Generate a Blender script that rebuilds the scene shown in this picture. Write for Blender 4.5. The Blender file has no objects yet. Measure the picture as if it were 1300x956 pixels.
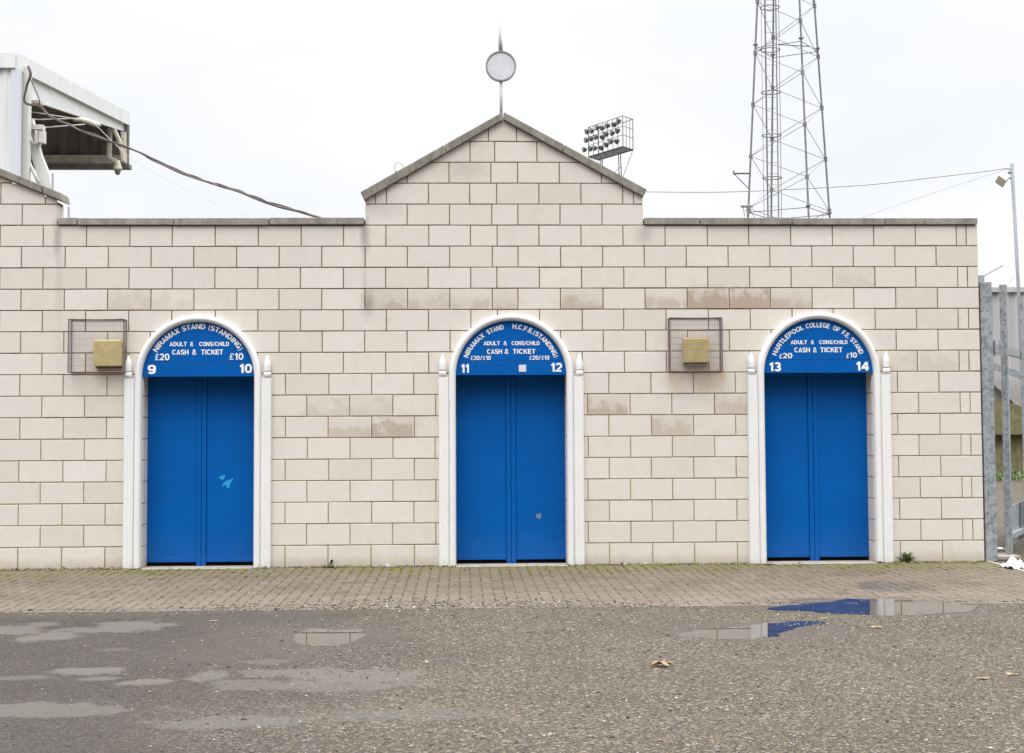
import bpy, math, random, json
import numpy as np
from mathutils import Vector, Matrix, noise
rnd = random.Random(7)
nrg = np.random.default_rng(11)
S = bpy.context.scene
COL = S.collection
rad = math.radians

# ------------------------------------------------------------------ camera
CX, CD, CH, YAW, PIT, ROL, F = 4.620485, 15.625266, 1.524620, 0.0344116, 0.0533701, -0.0049534, 1873.418
_w = Vector((math.sin(YAW)*math.cos(PIT), math.cos(YAW)*math.cos(PIT), math.sin(PIT)))
_r = Vector((math.cos(YAW), -math.sin(YAW), 0)); _u = _r.cross(_w)
_c, _s = math.cos(ROL), math.sin(ROL)
_r, _u = _c*_r+_s*_u, -_s*_r+_c*_u
CAMP = Vector((CX, -CD, CH))
def ray(px, py): return _w+_r*((px-650)/F)+_u*((433.5-py)/F)
def W(px, py, Y=0.0):
    """photo pixel -> world point on the vertical plane y=Y"""
    d = ray(px, py); return CAMP+d*((Y+CD)/d.y)
def G(px, py, z=0.0):
    d = ray(px, py); return CAMP+d*((z-CH)/d.z)
cam = bpy.data.objects.new('camera', bpy.data.cameras.new('camera'))
COL.objects.link(cam)
m = Matrix.Identity(4)
for i in range(3):
    m[i][0] = _r[i]; m[i][1] = _u[i]; m[i][2] = -_w[i]; m[i][3] = CAMP[i]
cam.matrix_world = m
cam.data.sensor_width = 36; cam.data.lens = F/1300*36
cam.data.shift_y = -44.5/1300; cam.data.clip_end = 3000; cam.data.clip_start = .1
S.camera = cam

# ------------------------------------------------------------------ light
wd = bpy.data.worlds.new('World'); S.world = wd; wd.use_nodes = True
nt = wd.node_tree; nt.nodes.clear(); N = nt.nodes.new; K = nt.links.new
out = N('ShaderNodeOutputWorld'); bg = N('ShaderNodeBackground')
sky = N('ShaderNodeTexSky'); sky.sky_type = 'NISHITA'; sky.sun_disc = False
SUN_EL, SUN_AZ = rad(62), rad(205)
sky.sun_elevation = SUN_EL; sky.sun_rotation = SUN_AZ; sky.air_density = 1; sky.dust_density = 3
tc = N('ShaderNodeTexCoord'); sp = N('ShaderNodeSeparateXYZ'); K(tc.outputs['Generated'], sp.inputs[0])
mx = N('ShaderNodeMath'); mx.operation = 'MAXIMUM'; K(sp.outputs['Z'], mx.inputs[0]); mx.inputs[1].default_value = 0
ml = N('ShaderNodeMapRange'); ml.interpolation_type = 'SMOOTHSTEP'; K(mx.outputs[0], ml.inputs[0])
for i_, v_ in enumerate((.24, .80, .90, 4.1)): ml.inputs[i_+1].default_value = v_
mp = N('ShaderNodeMapping'); mp.inputs['Scale'].default_value = (1, 1, 2.2); K(tc.outputs['Generated'], mp.inputs[0])
nz = N('ShaderNodeTexNoise'); nz.inputs['Scale'].default_value = 3.2; nz.inputs['Detail'].default_value = 5; nz.inputs['Roughness'].default_value = .5; K(mp.outputs[0], nz.inputs['Vector'])
cr = N('ShaderNodeValToRGB'); K(nz.outputs[0], cr.inputs[0])
cr.color_ramp.elements[0].position = .36; cr.color_ramp.elements[0].color = (.91, .935, .97, 1)
cr.color_ramp.elements[1].position = .56; cr.color_ramp.elements[1].color = (1.0, 1.0, 1.0, 1)
vm = N('ShaderNodeVectorMath'); vm.operation = 'SCALE'; K(cr.outputs[0], vm.inputs[0]); K(ml.outputs[0], vm.inputs['Scale'])
vs = N('ShaderNodeVectorMath'); vs.operation = 'SCALE'; K(sky.outputs[0], vs.inputs[0]); vs.inputs['Scale'].default_value = .10
mi = N('ShaderNodeMix'); mi.data_type = 'RGBA'; mi.inputs[0].default_value = .93; K(vs.outputs[0], mi.inputs[6]); 
# added dimming of the unseen sky behind the camera, deepens shade on the doors
bk = N('ShaderNodeMapRange'); bk.interpolation_type = 'SMOOTHSTEP'; K(sp.outputs['Y'], bk.inputs[0])
for i_, v_ in enumerate((-.45, .1, 1.0, 0.0)): bk.inputs[i_+1].default_value = v_
lo_ = N('ShaderNodeMapRange'); lo_.interpolation_type = 'SMOOTHSTEP'; K(sp.outputs['Z'], lo_.inputs[0])
for i_, v_ in enumerate((.15, .75, .85, 0.0)): lo_.inputs[i_+1].default_value = v_
bm_ = N('ShaderNodeMath'); bm_.operation = 'MULTIPLY'; K(bk.outputs[0], bm_.inputs[0]); K(lo_.outputs[0], bm_.inputs[1])
b1_ = N('ShaderNodeMath'); b1_.operation = 'SUBTRACT'; b1_.inputs[0].default_value = 1.0; K(bm_.outputs[0], b1_.inputs[1])
vk = N('ShaderNodeVectorMath'); vk.operation = 'SCALE'; K(vm.outputs[0], vk.inputs[0]); K(b1_.outputs[0], vk.inputs['Scale'])
K(vk.outputs[0], mi.inputs[7])
K(mi.outputs[2], bg.inputs[0]); bg.inputs[1].default_value = 1.0; K(bg.outputs[0], out.inputs[0])
sl = bpy.data.lights.new('sun', 'SUN'); sl.energy = 1.2; sl.angle = rad(28); sl.color = (1, .97, .93)
so = bpy.data.objects.new('sun', sl); COL.objects.link(so)
# direction towards the sun: front left of the wall
sd = Vector((-math.cos(SUN_EL)*.35, -math.cos(SUN_EL)*.94, math.sin(SUN_EL)))
so.rotation_euler = sd.to_track_quat('Z', 'Y').to_euler()
S.view_settings.view_transform = 'Standard'; S.view_settings.look = 'None'
S.view_settings.exposure = 0.22; S.view_settings.gamma = 1
S.render.engine = 'CYCLES'

# ------------------------------------------------------------------ materials
class MT:
    def __init__(s, name, col=(.5, .5, .5), rough=.8, metal=0, spec=.5):
        s.m = bpy.data.materials.new(name); s.m.use_nodes = True
        s.t = s.m.node_tree; s.b = s.t.nodes['Principled BSDF']
        s.b.inputs['Base Color'].default_value = (*col, 1); s.b.inputs['Roughness'].default_value = rough
        s.b.inputs['Metallic'].default_value = metal; s.b.inputs['Specular IOR Level'].default_value = spec
        s.p = None
    def n(s, t, **kw):
        x = s.t.nodes.new('ShaderNode'+t)
        for k, v in kw.items():
            if hasattr(x, k): setattr(x, k, v)
        return x
    def k(s, a, b): s.t.links.new(a, b)
    def setin(s, sock, v):
        if isinstance(v, (int, float)): sock.default_value = v
        elif isinstance(v, tuple): sock.default_value = (*v, 1) if len(v) == 3 and sock.type == 'RGBA' else v
        else: s.k(v, sock)
    def pos(s):
        if s.p is None: s.p = s.n('NewGeometry').outputs['Position']
        return s.p
    def math(s, op, a, b=0, c=0, clamp=False):
        x = s.n('Math', operation=op, use_clamp=clamp)
        s.setin(x.inputs[0], a); s.setin(x.inputs[1], b); s.setin(x.inputs[2], c); return x.outputs[0]
    def noise(s, scale, detail=4, rough=.55, vec=None, stretch=None, dist=0):
        v = vec or s.pos()
        if stretch:
            mpn = s.n('Mapping'); mpn.inputs['Scale'].default_value = stretch; s.k(v, mpn.inputs[0]); v = mpn.outputs[0]
        x = s.n('TexNoise'); s.k(v, x.inputs['Vector']); x.inputs['Scale'].default_value = scale
        x.inputs['Detail'].default_value = detail; x.inputs['Roughness'].default_value = rough; x.inputs['Distortion'].default_value = dist
        return x.outputs[0]
    def voro(s, scale, vec=None, out='Distance', rnds=1):
        x = s.n('TexVoronoi'); s.k(vec or s.pos(), x.inputs['Vector']); x.inputs['Scale'].default_value = scale
        x.inputs['Randomness'].default_value = rnds; return x.outputs[out]
    def ramp(s, f, stops, interp='LINEAR'):
        x = s.n('ValToRGB'); s.k(f, x.inputs[0]); cr = x.color_ramp; cr.interpolation = interp
        while len(cr.elements) < len(stops): cr.elements.new(.5)
        for e, (p, c) in zip(cr.elements, stops):
            e.position = p; e.color = (*c, 1) if isinstance(c, tuple) else (c, c, c, 1)
        return x.outputs[0]
    def mix(s, f, a, b, mode='MIX'):
        x = s.n('Mix', data_type='RGBA', blend_type=mode)
        s.setin(x.inputs[0], f); s.setin(x.inputs[6], a); s.setin(x.inputs[7], b); return x.outputs[2]
    def island(s): return s.n('NewGeometry').outputs['Random Per Island']
    def maprange(s, v, a, b, c=0, d=1):
        x = s.n('MapRange'); s.setin(x.inputs[0], v)
        for i, q in enumerate((a, b, c, d)): s.setin(x.inputs[i+1], q)
        return x.outputs[0]
    def xyz(s):
        q = s.n('SeparateXYZ'); s.k(s.pos(), q.inputs[0]); return q.outputs
    def color(s, v): s.setin(s.b.inputs['Base Color'], v); return s
    def rough(s, v): s.setin(s.b.inputs['Roughness'], v); return s
    def bump(s, h, strength=.5, dist=.002):
        x = s.n('Bump'); s.k(h, x.inputs['Height']); x.inputs['Strength'].default_value = strength; x.inputs['Distance'].default_value = dist
        s.k(x.outputs[0], s.b.inputs['Normal']); return s
    def blob(s, cx, cz, rx, rz, axes=(0, 2), wob=None, soft=.5):
        """soft-edged patch: 1 inside, 0 outside"""
        q = s.xyz()
        a = s.math('DIVIDE', s.math('SUBTRACT', q[axes[0]], cx), rx); b = s.math('DIVIDE', s.math('SUBTRACT', q[axes[1]], cz), rz)
        d = s.math('SQRT', s.math('ADD', s.math('MULTIPLY', a, a), s.math('MULTIPLY', b, b)))
        if wob is not None: d = s.math('ADD', d, wob)
        return s.maprange(d, 1-soft, 1+soft, 1, 0)

M = {}
# -- masonry blocks
def wall_block_mat():
    t = MT('masonry_block', rough=.93, spec=.2)
    isl = t.island()
    c = t.ramp(isl, [(0, (.585, .537, .487)), (.2, (.602, .558, .510)), (.45, (.620, .578, .530)), (.7, (.600, .562, .517)), (.9, (.632, .594, .550)), (1, (.595, .550, .500))])
    fine = t.noise(160, 3, .7); c = t.mix(.35, c, t.ramp(fine, [(.3, .35), (.7, .75)]), 'OVERLAY')
    med = t.noise(9, 5, .6); c = t.mix(.22, c, t.ramp(med, [(.3, (.42, .40, .37)), (.7, (.62, .6, .57))]), 'OVERLAY')
    c = t.mix(.5, c, t.ramp(t.noise(.55, 4, .6), [(.3, (.455, .46, .465)), (.7, (.53, .525, .52))]), 'OVERLAY'); c = t.mix(t.ramp(t.noise(3.2, 6, .7), [(.55, 0.), (.8, .25)]), c, (.42, .375, .32))
    spk = t.noise(55, 2, .5); c = t.mix(t.ramp(spk, [(.70, 0.), (.78, .45)]), c, (.30, .24, .19))
    wob = t.math('MULTIPLY', t.math('SUBTRACT', t.noise(7, 5, .6), .5), 2.6)
    q = t.xyz()
    # within-course height 0..1 for stains that sit low in a block
    fr = t.math('FRACT', t.math('DIVIDE', t.math('SUBTRACT', q[2], 0), .225))
    low = t.maprange(fr, .15, .75, 1, .1)
    brown = [(477, 380, 26, 11, .7), (520, 384, 28, 10, .45), (590, 384, 36, 8, .75), (640, 386, 22, 8, .75), (735, 384, 24, 9, .85), (845, 382, 26, 10, .6), (895, 377, 30, 14, .95), (945, 380, 30, 13, 1.0),
             (1005, 384, 30, 9, .8), (470, 545, 26, 10, .6), (515, 538, 22, 13, .9), (775, 518, 18, 8, 1.0), (862, 540, 30, 12, .5), (400, 535, 26, 12, .4), (930, 515, 24, 12, .45), (180, 385, 50, 10, .25), (900, 500, 25, 20, .35), (1155, 452, 26, 9, .35), (925, 545, 40, 10, .3)]
    tot = None
    for (px, py, rx, ry, a) in brown:
        p = W(px, py); b = t.math('MULTIPLY', t.blob(p.x, p.z, rx/119, ry/119, wob=wob, soft=.45), a)
        tot = b if tot is None else t.math('MAXIMUM', tot, b)
    tot = t.math('MULTIPLY', tot, t.math('ADD', t.math('MULTIPLY', low, .6), .4))
    c = t.mix(t.math('MULTIPLY', tot, .22), c, (.25, .18, .13))
    tot = None
    nb = t.noise(5.5, 6, .62)
    for (xa, xb, r_, a, bias) in [(464, 516, 4, .75, .02), (517, 570, 4, .5, .0), (571, 623, 4, .55, .0), (625, 657, 4, .6, 0), (713, 765, 4, .7, .03), (819, 871, 4, .65, .02), (872, 924, 4, 1., .16), (925, 977, 4, 1., .18), (978, 1030, 4, .7, .04),
                             (137, 191, 4, .35, .1), (192, 245, 4, .3, .05), (417, 470, 10, .6, .08), (471, 524, 10, .85, .12), (390, 443, 9, .35, .08), (444, 497, 9, .35, .1), (746, 797, 9, .8, .06), (827, 878, 10, .55, .12), (906, 955, 9, .5, .1), (1115, 1165, 7, .35, .1), (1168, 1218, 7, .3, .12), (1060, 1112, 3, .25, .12)]:
        z1 = 3.6-.225*(r_-1); zm = z1-.11; yp = 285.6+27*(r_-.5)
        x0, x1 = W(xa, yp).x, W(xb, yp).x
        inx = t.math('MULTIPLY', t.math('GREATER_THAN', q[0], x0), t.math('LESS_THAN', q[0], x1))
        inz = t.math('MULTIPLY', t.math('GREATER_THAN', q[2], z1-.225), t.math('LESS_THAN', q[2], z1))
        hgt = t.maprange(q[2], z1-.225, z1, .16, -.12)
        nn = t.maprange(t.math('ADD', t.math('ADD', nb, hgt), bias), .50, .66, 0, a)
        nn = t.math('MAXIMUM', nn, .28*a); b_ = t.math('MULTIPLY', t.math('MULTIPLY', inx, inz), nn)
        tot = b_ if tot is None else t.math('MAXIMUM', tot, b_)
    c = t.mix(t.math('MULTIPLY', tot, .80), c, (.35, .265, .205))
    # grey algae runs under coping ends and damp top course
    wb2 = t.math('MULTIPLY', t.math('SUBTRACT', t.noise(14, 4, .6), .5), 1.5)
    tot = None
    for (px, py, rx, ry, a) in [(73, 300, 4, 22, .7), (463, 298, 5, 20, .75), (467, 384, 7, 14, .6), (463, 350, 2, 45, .3), (818, 298, 9, 12, .45), (590, 215, 20, 9, .3), (745, 190, 12, 10, .4), (1030, 290, 60, 8, .3), (480, 262, 25, 12, .25), (75, 350, 4, 60, .25)]:
        p = W(px, py); b = t.math('MULTIPLY', t.blob(p.x, p.z, rx/119, ry/119, wob=wb2, soft=.7), a)
        tot = b if tot is None else t.math('MAXIMUM', tot, b)
    c = t.mix(t.math('MULTIPLY', tot, .7), c, (.16, .15, .14))
    # rust wash under the right cage
    tot = None
    for (px, py, rx, ry, a) in [(858, 482, 12, 16, .5), (900, 482, 16, 14, .55), (916, 477, 5, 9, .9), (880, 480, 30, 10, .35)]:
        p = W(px, py); b = t.math('MULTIPLY', t.blob(p.x, p.z, rx/119, ry/119, wob=wb2, soft=.6), a)
        tot = b if tot is None else t.math('MAXIMUM', tot, b)
    c = t.mix(t.math('MULTIPLY', tot, .5), c, (.42, .27, .10))
    # splash-back dirt at the foot
    foot = t.math('MULTIPLY', t.maprange(t.math('ADD', q[2], t.math('MULTIPLY', wob, .05)), .0, .13, 1, 0), .55)
    c = t.mix(foot, c, (.33, .26, .18))
    t.color(c)
    t.bump(t.math('ADD', t.math('MULTIPLY', t.noise(140, 4, .7), .7), t.voro(220)), .35, .002)
    return t.m
M['block'] = wall_block_mat()
t = MT('mortar', rough=.95, spec=.1)
c = t.ramp(t.noise(6, 5, .6), [(.3, (.27, .21, .12)), (.7, (.42, .345, .225))]); q = t.xyz()
c = t.mix(t.maprange(t.math('ADD', q[2], t.math('MULTIPLY', t.math('SUBTRACT', t.noise(1.6, 5, .65), .5), 1.8)), 1.3, 2.6, .15, .85), c, t.ramp(t.noise(9, 4, .6), [(.3, (.105, .066, .028)), (.7, (.23, .16, .078))])); c = t.mix(.3, c, t.ramp(t.noise(150, 3), [(.3, .3), (.7, .7)]), 'OVERLAY')
t.color(c).bump(t.noise(200), .5, .002); M['mortar'] = t.m
def stone_mat(name, a, b, lich=.35):
    t = MT(name, rough=.92, spec=.2)
    c = t.ramp(t.noise(5, 6, .65), [(.3, a), (.7, b)])
    c = t.mix(t.ramp(t.noise(18, 5, .7, stretch=(1, 1, .25)), [(.45, 0.), (.75, .7)]), c, tuple(x*.55 for x in a))
    c = t.mix(t.ramp(t.noise(30, 4, .6), [(.62, 0.), (.72, lich)]), c, (.30, .28, .12))
    c = t.mix(.3, c, t.ramp(t.noise(180, 3, .7), [(.3, .3), (.7, .75)]), 'OVERLAY')
    t.color(c).bump(t.noise(120, 4, .7), .4, .003); return t.m
M['coping'] = stone_mat('coping_stone', (0.2024, 0.1840, 0.1610), (0.3404, 0.3174, 0.2852))
M['coping_dark'] = stone_mat('gable_coping_stone', (0.1840, 0.1702, 0.1426), (0.3036, 0.2852, 0.2484))
M['concrete'] = stone_mat('pale_concrete', (.30, .27, .23), (.42, .38, .33), .1)
M['kerb'] = stone_mat('weathered_kerb', (.17, .15, .12), (.27, .245, .205), .2)
M['khaki'] = stone_mat('mossy_concrete', (.13, .115, .06), (.24, .215, .13), .4)
# -- white paint
t = MT('white_gloss_paint', rough=.42)
c = t.ramp(t.noise(3, 5, .6), [(.3, (.70, .70, .70)), (.7, (.745, .745, .745))])
q = t.xyz()
chip = t.ramp(t.noise(30, 4, .65), [(.665, 0.), (.675, 1.)])
lowm = t.maprange(q[2], .2, 1.3, 1, .12)
c = t.mix(t.math('MULTIPLY', chip, lowm), c, (.33, .30, .26))
c = t.mix(t.maprange(t.math('ADD', q[2], t.math('MULTIPLY', t.noise(20), .12)), .04, .14, .5, 0), c, (.45, .40, .33))
c = t.mix(t.ramp(t.noise(3, 4, .6, stretch=(2, 2, .6)), [(.55, 0.), (.85, .15)]), c, (.62, .61, .57))
t.color(c).bump(t.noise(20, 2), .05, .002); M['white'] = t.m
# -- blue doors
def blue(name, a, b, r):
    t = MT(name, rough=r, spec=.12)
    c = t.ramp(t.noise(2.2, 5, .6), [(.3, a), (.7, b)])
    c = t.mix(t.ramp(t.noise(70, 2, .6), [(.73, 0.), (.77, .35)]), c, (.05, .2, .42))
    c = t.mix(t.ramp(t.noise(7, 5, .7, stretch=(5, 5, .35)), [(.55, 0.), (.85, .35)]), c, (.015, .06, .2))
    q = t.xyz()
    c = t.mix(t.math('MULTIPLY', t.maprange(t.math('ADD', q[2], t.math('MULTIPLY', t.noise(6, 5, .7), .5)), .25, .65, 1, 0), .06), c, (.16, .20, .26))
    c = t.mix(t.ramp(t.noise(11, 6, .75), [(.62, 0.), (.70, .12)]), c, (.02, .16, .45))
    c = t.mix(t.ramp(t.noise(38, 3, .6, stretch=(1, 1, .5)), [(.74, 0.), (.77, .8)]), c, (.07, .10, .16))
    t.color(c).bump(t.math('ADD', t.noise(2.5, 3), t.math('MULTIPLY', t.noise(30, 3), .08)), .35, .012); return t.m
M['door'] = blue('blue_door_paint', (.0003, .082, .33), (.0003, .096, .375), .42)
M['sign'] = blue('blue_sign_paint', (.0003, .085, .34), (.0003, .097, .38), .4)
M['letters'] = MT('white_vinyl', (.80, .80, .80), .5).m
M['mark'] = MT('pale_blue_flaked_paint', (.01, .30, .62), .5).m
M['greymark'] = MT('grey_scuff', (.16, .20, .27), .7).m
M['black'] = MT('interior_shade', (.006, .006, .006), .9).m
# -- metal
def galv(name, a, b, scale=32, metal=.35, r=.5):
    t = MT(name, rough=r, metal=metal)
    v = t.voro(scale, out='Color'); bw = t.n('RGBToBW'); t.k(v, bw.inputs[0])
    n = t.noise(13, 5, .6)
    f = t.math('ADD', t.math('MULTIPLY', bw.outputs[0], .5), t.math('MULTIPLY', n, .5))
    c = t.ramp(f, [(.3, a), (.6, b)])
    c = t.mix(t.ramp(t.noise(9, 4, .6, stretch=(4, 4, .5)), [(.5, 0.), (.75, .4)]), c, tuple(x*1.5 for x in b))
    t.color(c); return t.m
M['galv'] = galv('galvanised_steel', (.19, .205, .22), (.35, .375, .395))
M['mast'] = galv('weathered_mast_steel', (.13, .13, .14), (.20, .20, .21), 6, .2, .6)
M['faded'] = MT('grey_steel_paint', (.20, .22, .25), .5).m
M['aerial'] = MT('pale_finial_paint', (.36, .36, .37), .5).m
t = MT('white_disc', rough=.5); c = t.ramp(t.noise(9, 5, .6), [(.35, (.54, .55, .585)), (.7, (.63, .64, .665))])
c = t.mix(t.ramp(t.noise(40, 3), [(.68, 0.), (.74, .5)]), c, (.4, .38, .36)); t.color(c); M['disc'] = t.m
M['rim'] = MT('grey_rim', (.22, .21, .21), .6).m
t = MT('rusty_mesh', rough=.8); t.color(t.ramp(t.noise(25, 4), [(.3, (.13, .075, .05)), (.7, (.22, .16, .15))])); M['rust'] = t.m
t = MT('brown_mesh_wire', rough=.7); t.color(t.ramp(t.noise(25, 4), [(.3, (.10, .07, .075)), (.7, (.20, .15, .17))])); M['wire'] = t.m
t = MT('yellowed_plastic', rough=.45); c = t.ramp(t.noise(12, 4), [(.3, (.50, .41, .18)), (.7, (.62, .53, .27))])
t.color(c); M['yellow'] = t.m
M['darkplastic'] = MT('dark_plastic', (.07, .055, .045), .6).m
# -- cladding
t = MT('white_cladding', rough=.45); q = t.xyz()
c = t.ramp(t.noise(2, 5, .6, stretch=(3, 3, .4)), [(.3, (.64, .66, .66)), (.7, (.74, .75, .75))]); t.color(c); M['clad'] = t.m
t = MT('blue_grey_trim', rough=.5); t.color((.60, .63, .68)); M['trim'] = t.m
M['offwhite'] = MT('offwhite_steel', (.62, .61, .57), .6).m
t = MT('shaded_brown_sheet', rough=.8); t.color(t.ramp(t.noise(2, 4, .6, stretch=(2, 2, .4)), [(.3, (.13, .12, .11)), (.7, (.20, .187, .172))])); M['sheet'] = t.m  # brown-grey sheeting, shade under the canopy put into its dark colour
t = MT('cream_steel', rough=.6); t.color(t.ramp(t.noise(6, 4), [(.3, (.40, .37, .30)), (.7, (.58, .55, .47))])); M['cream'] = t.m
t = MT('grey_sheet', rough=.55); t.color(t.ramp(t.noise(2, 4, .6, stretch=(2, 2, .3)), [(.3, (.36, .35, .36)), (.7, (.46, .45, .46))])); M['palesheet'] = t.m
M['cable'] = MT('black_cable', (.035, .03, .03), .6).m
M['redcable'] = MT('red_brown_cable', (.10, .035, .035), .6).m
M['palecable'] = MT('grey_cable', (.26, .23, .19), .6).m
M['thincable'] = MT('thin_grey_cable', (.40, .40, .40), .6).m
M['glass'] = MT('lamp_lens', (.16, .19, .16), .15, 0.3).m
M['lampback'] = MT('lamp_housing', (.085, .09, .08), .5, .3).m
# -- paving
def puddle_wet(t, extra=0):
    wob = t.math('MULTIPLY', t.math('SUBTRACT', t.noise(5, 5, .6), .5), 1.6)
    tot = None
    for (px, py, rx, ry, a) in [(1110, 769, 140, 11, 1.), (950, 800, 110, 13, .8), (418, 808, 62, 14, 1.), (1138, 744, 48, 6.5, 1.2), (1250, 762, 60, 4, .5), (330, 815, 90, 26, .55), (330, 790, 70, 16, .6), (150, 777, 160, 5, .6)]:
        p = G(px, py); p2 = G(px, py+ry); b = t.math('MULTIPLY', t.blob(p.x, p.y, rx/135, abs(p.y-p2.y)*1.05, axes=(0, 1), wob=wob, soft=.3), a)
        tot = b if tot is None else t.math('MAXIMUM', tot, b)
    return tot
t = MT('paving_block', rough=.88, spec=.3)
c = t.ramp(t.island(), [(0, (0.0892, 0.0642, 0.0443)), (.35, (0.1106, 0.0863, 0.0642)), (.6, (0.1228, 0.0985, 0.0757)), (.85, (0.1142, 0.0820, 0.0614)), (1, (0.1428, 0.1177, 0.0928))])
c = t.mix(.5, c, t.ramp(t.noise(120, 4, .75), [(.3, .25), (.7, .8)]), 'OVERLAY')
q = t.xyz()
c = t.mix(t.math('MULTIPLY', t.maprange(t.math('ADD', q[1], t.math('MULTIPLY', t.noise(2, 5), 1.2)), -1.8, -3.0, 0, 1), .5), c, (.19, .158, .128))
ms = t.math('MULTIPLY', t.maprange(t.math('ADD', q[1], t.math('MULTIPLY', t.math('SUBTRACT', t.noise(3, 6, .7), .5), 2.4)), -1.1, -.1, 0, 1), .85)
c = t.mix(ms, c, (.125, .112, .045))
bm = t.ramp(t.noise(1.3, 5, .6), [(.35, 0.), (.65, .4)]); c = t.mix(bm, c, (.17, .14, .105))
wet = puddle_wet(t); c = t.mix(t.math('MULTIPLY', wet, .8), c, (.070, .052, .038))
t.color(c).rough(t.maprange(wet, 0, 1, .88, .35)).bump(t.noise(110, 4, .7), .4, .003); M['paver'] = t.m
t = MT('paving_joint', rough=.95, spec=.1); q = t.xyz()
moss = t.maprange(t.math('ADD', q[1], t.math('MULTIPLY', t.noise(3, 5, .6), 2.2)), -1.9, .5, 0, 1)
c = t.mix(moss, t.ramp(t.noise(12), [(.3, (.030, .024, .018)), (.7, (.060, .048, .034))]), (.060, .062, .014)); t.color(c); M['joint'] = t.m
# -- tarmac
t = MT('worn_tarmac', rough=.93, spec=.25); q = t.xyz()
sideN = t.math('ADD', q[0], t.math('MULTIPLY', t.math('SUBTRACT', t.noise(.8, 4), .5), 3.0))
grav = t.maprange(sideN, 2.9, 4.6, 0, 1)
speck = t.voro(85, out='Color'); bw = t.n('RGBToBW'); t.k(speck, bw.inputs[0])
tar = t.ramp(bw.outputs[0], [(.15, (0.0361, 0.0303, 0.0260)), (.5, (0.0506, 0.0441, 0.0382)), (.8, (0.0679, 0.0592, 0.0506)), (.95, (0.1084, 0.0968, 0.0831))])
grv = t.ramp(bw.outputs[0], [(.12, (0.0385, 0.0311, 0.0237)), (.45, (0.0725, 0.0599, 0.0458)), (.75, (0.1050, 0.0880, 0.0680)), (.93, (0.1849, 0.1589, 0.1257))])
c = t.mix(grav, tar, grv)
sp2 = t.voro(170, out='Color'); b2 = t.n('RGBToBW'); t.k(sp2, b2.inputs[0])
c = t.mix(.6, c, t.ramp(b2.outputs[0], [(.1, .12), (.9, .82)]), 'OVERLAY')
hue = t.voro(60, out='Color'); hb = t.n('SeparateColor'); t.k(hue, hb.inputs[0])
c = t.mix(t.math('MULTIPLY', t.ramp(hb.outputs[1], [(.88, 0.), (.93, .55)]), grav), c, (.20, .14, .078))
c = t.mix(t.math('MULTIPLY', t.ramp(hb.outputs[2], [(.93, 0.), (.96, .6)]), grav), c, (.25, .235, .21))
c = t.mix(t.math('MULTIPLY', t.ramp(hb.outputs[0], [(.88, 0.), (.93, .55)]), grav), c, (.045, .038, .033))
c = t.mix(.35, c, t.ramp(t.noise(1.1, 6, .65), [(.3, .32), (.7, .68)]), 'OVERLAY')
edge = t.maprange(t.math('ADD', q[1], t.math('MULTIPLY', t.math('SUBTRACT', t.noise(4, 5, .6), .5), .5)), -3.95, -3.55, 0, .55)
c = t.mix(t.math('MULTIPLY', edge, t.maprange(q[0], 3, 6, 1, .3)), c, (.075, .058, .042))
wob = t.math('ADD', t.math('MULTIPLY', t.math('SUBTRACT', t.noise(5, 6, .65), .5), 2.9), t.math('MULTIPLY', t.math('SUBTRACT', t.noise(90, 3, .7), .5), 1.1))
tot = None
for (px, py, rx, ry, a) in [(10, 799, 36, 6, 1.), (63, 807, 27, 7, 1.), (165, 794, 44, 7, .95), (115, 799, 34, 3, .9), (55, 792, 16, 2.6, .8), (109, 852, 27, 6, 1.), (128, 861, 18, 2.5, .8), (183, 865, 22, 4, 1.),
                            (264, 858, 17, 6, .9), (335, 839, 18, 3.5, .7), (380, 853, 55, 6, .8), (455, 858, 62, 9, 1.), (20, 860, 34, 3, .6), (310, 866, 34, 4, .7), (143, 824, 12, 2, .5), (410, 870, 80, 6, .7), (60, 900, 70, 9, .8), (300, 915, 60, 8, .7), (520, 905, 70, 8, .5)]:
    p = G(px, py); p2 = G(px, py+ry); b = t.math('MULTIPLY', t.blob(p.x, p.y, rx/140, abs(p.y-p2.y), axes=(0, 1), wob=wob, soft=.12), a)
    tot = b if tot is None else t.math('MAXIMUM', tot, b)
silt = t.mix(.25, (.112, .104, .092), t.ramp(t.noise(120, 3, .7), [(.3, .25), (.7, .8)]), 'OVERLAY')
c = t.mix(t.math('MULTIPLY', tot, .85), c, silt)
wet = puddle_wet(t); c = t.mix(t.math('MULTIPLY', wet, .7), c, (.055, .044, .034))
c = t.mix(t.math('MULTIPLY', t.ramp(t.noise(5, 5, .7), [(.66, 0.), (.74, .7)]), t.maprange(q[1], -4.4, -3.6, 0, 1)), c, (.10, .10, .03))
t.color(c).rough(t.maprange(wet, 0, 1, .93, .5))
t.bump(t.math('ADD', t.math('MULTIPLY', bw.outputs[0], .6), t.noise(60, 4, .7)), .9, .009); M['tarmac'] = t.m
t = MT('gravel_stone', rough=.85, spec=.3)
t.color(t.ramp(t.island(), [(0, (0.0492, 0.0426, 0.0369)), (.25, (0.1148, 0.0984, 0.0820)), (.5, (0.1886, 0.1599, 0.1271)), (.72, (0.2460, 0.2132, 0.1722)), (.86, (0.1804, 0.1230, 0.0738)), (.93, (0.2952, 0.2788, 0.2542)), (.99, (0.3608, 0.3444, 0.3116)), (1, (0.4264, 0.4100, 0.3854))])); M['stone'] = t.m
t = MT('puddle_water', (.075, .060, .048), .01); t.b.inputs['IOR'].default_value = 1.6
c = t.ramp(t.noise(6, 4), [(.3, (.018, .015, .012)), (.7, (.045, .036, .028))]); t.color(c)
t.bump(t.noise(9, 3, .5), .015, .004); M['water'] = t.m
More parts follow.
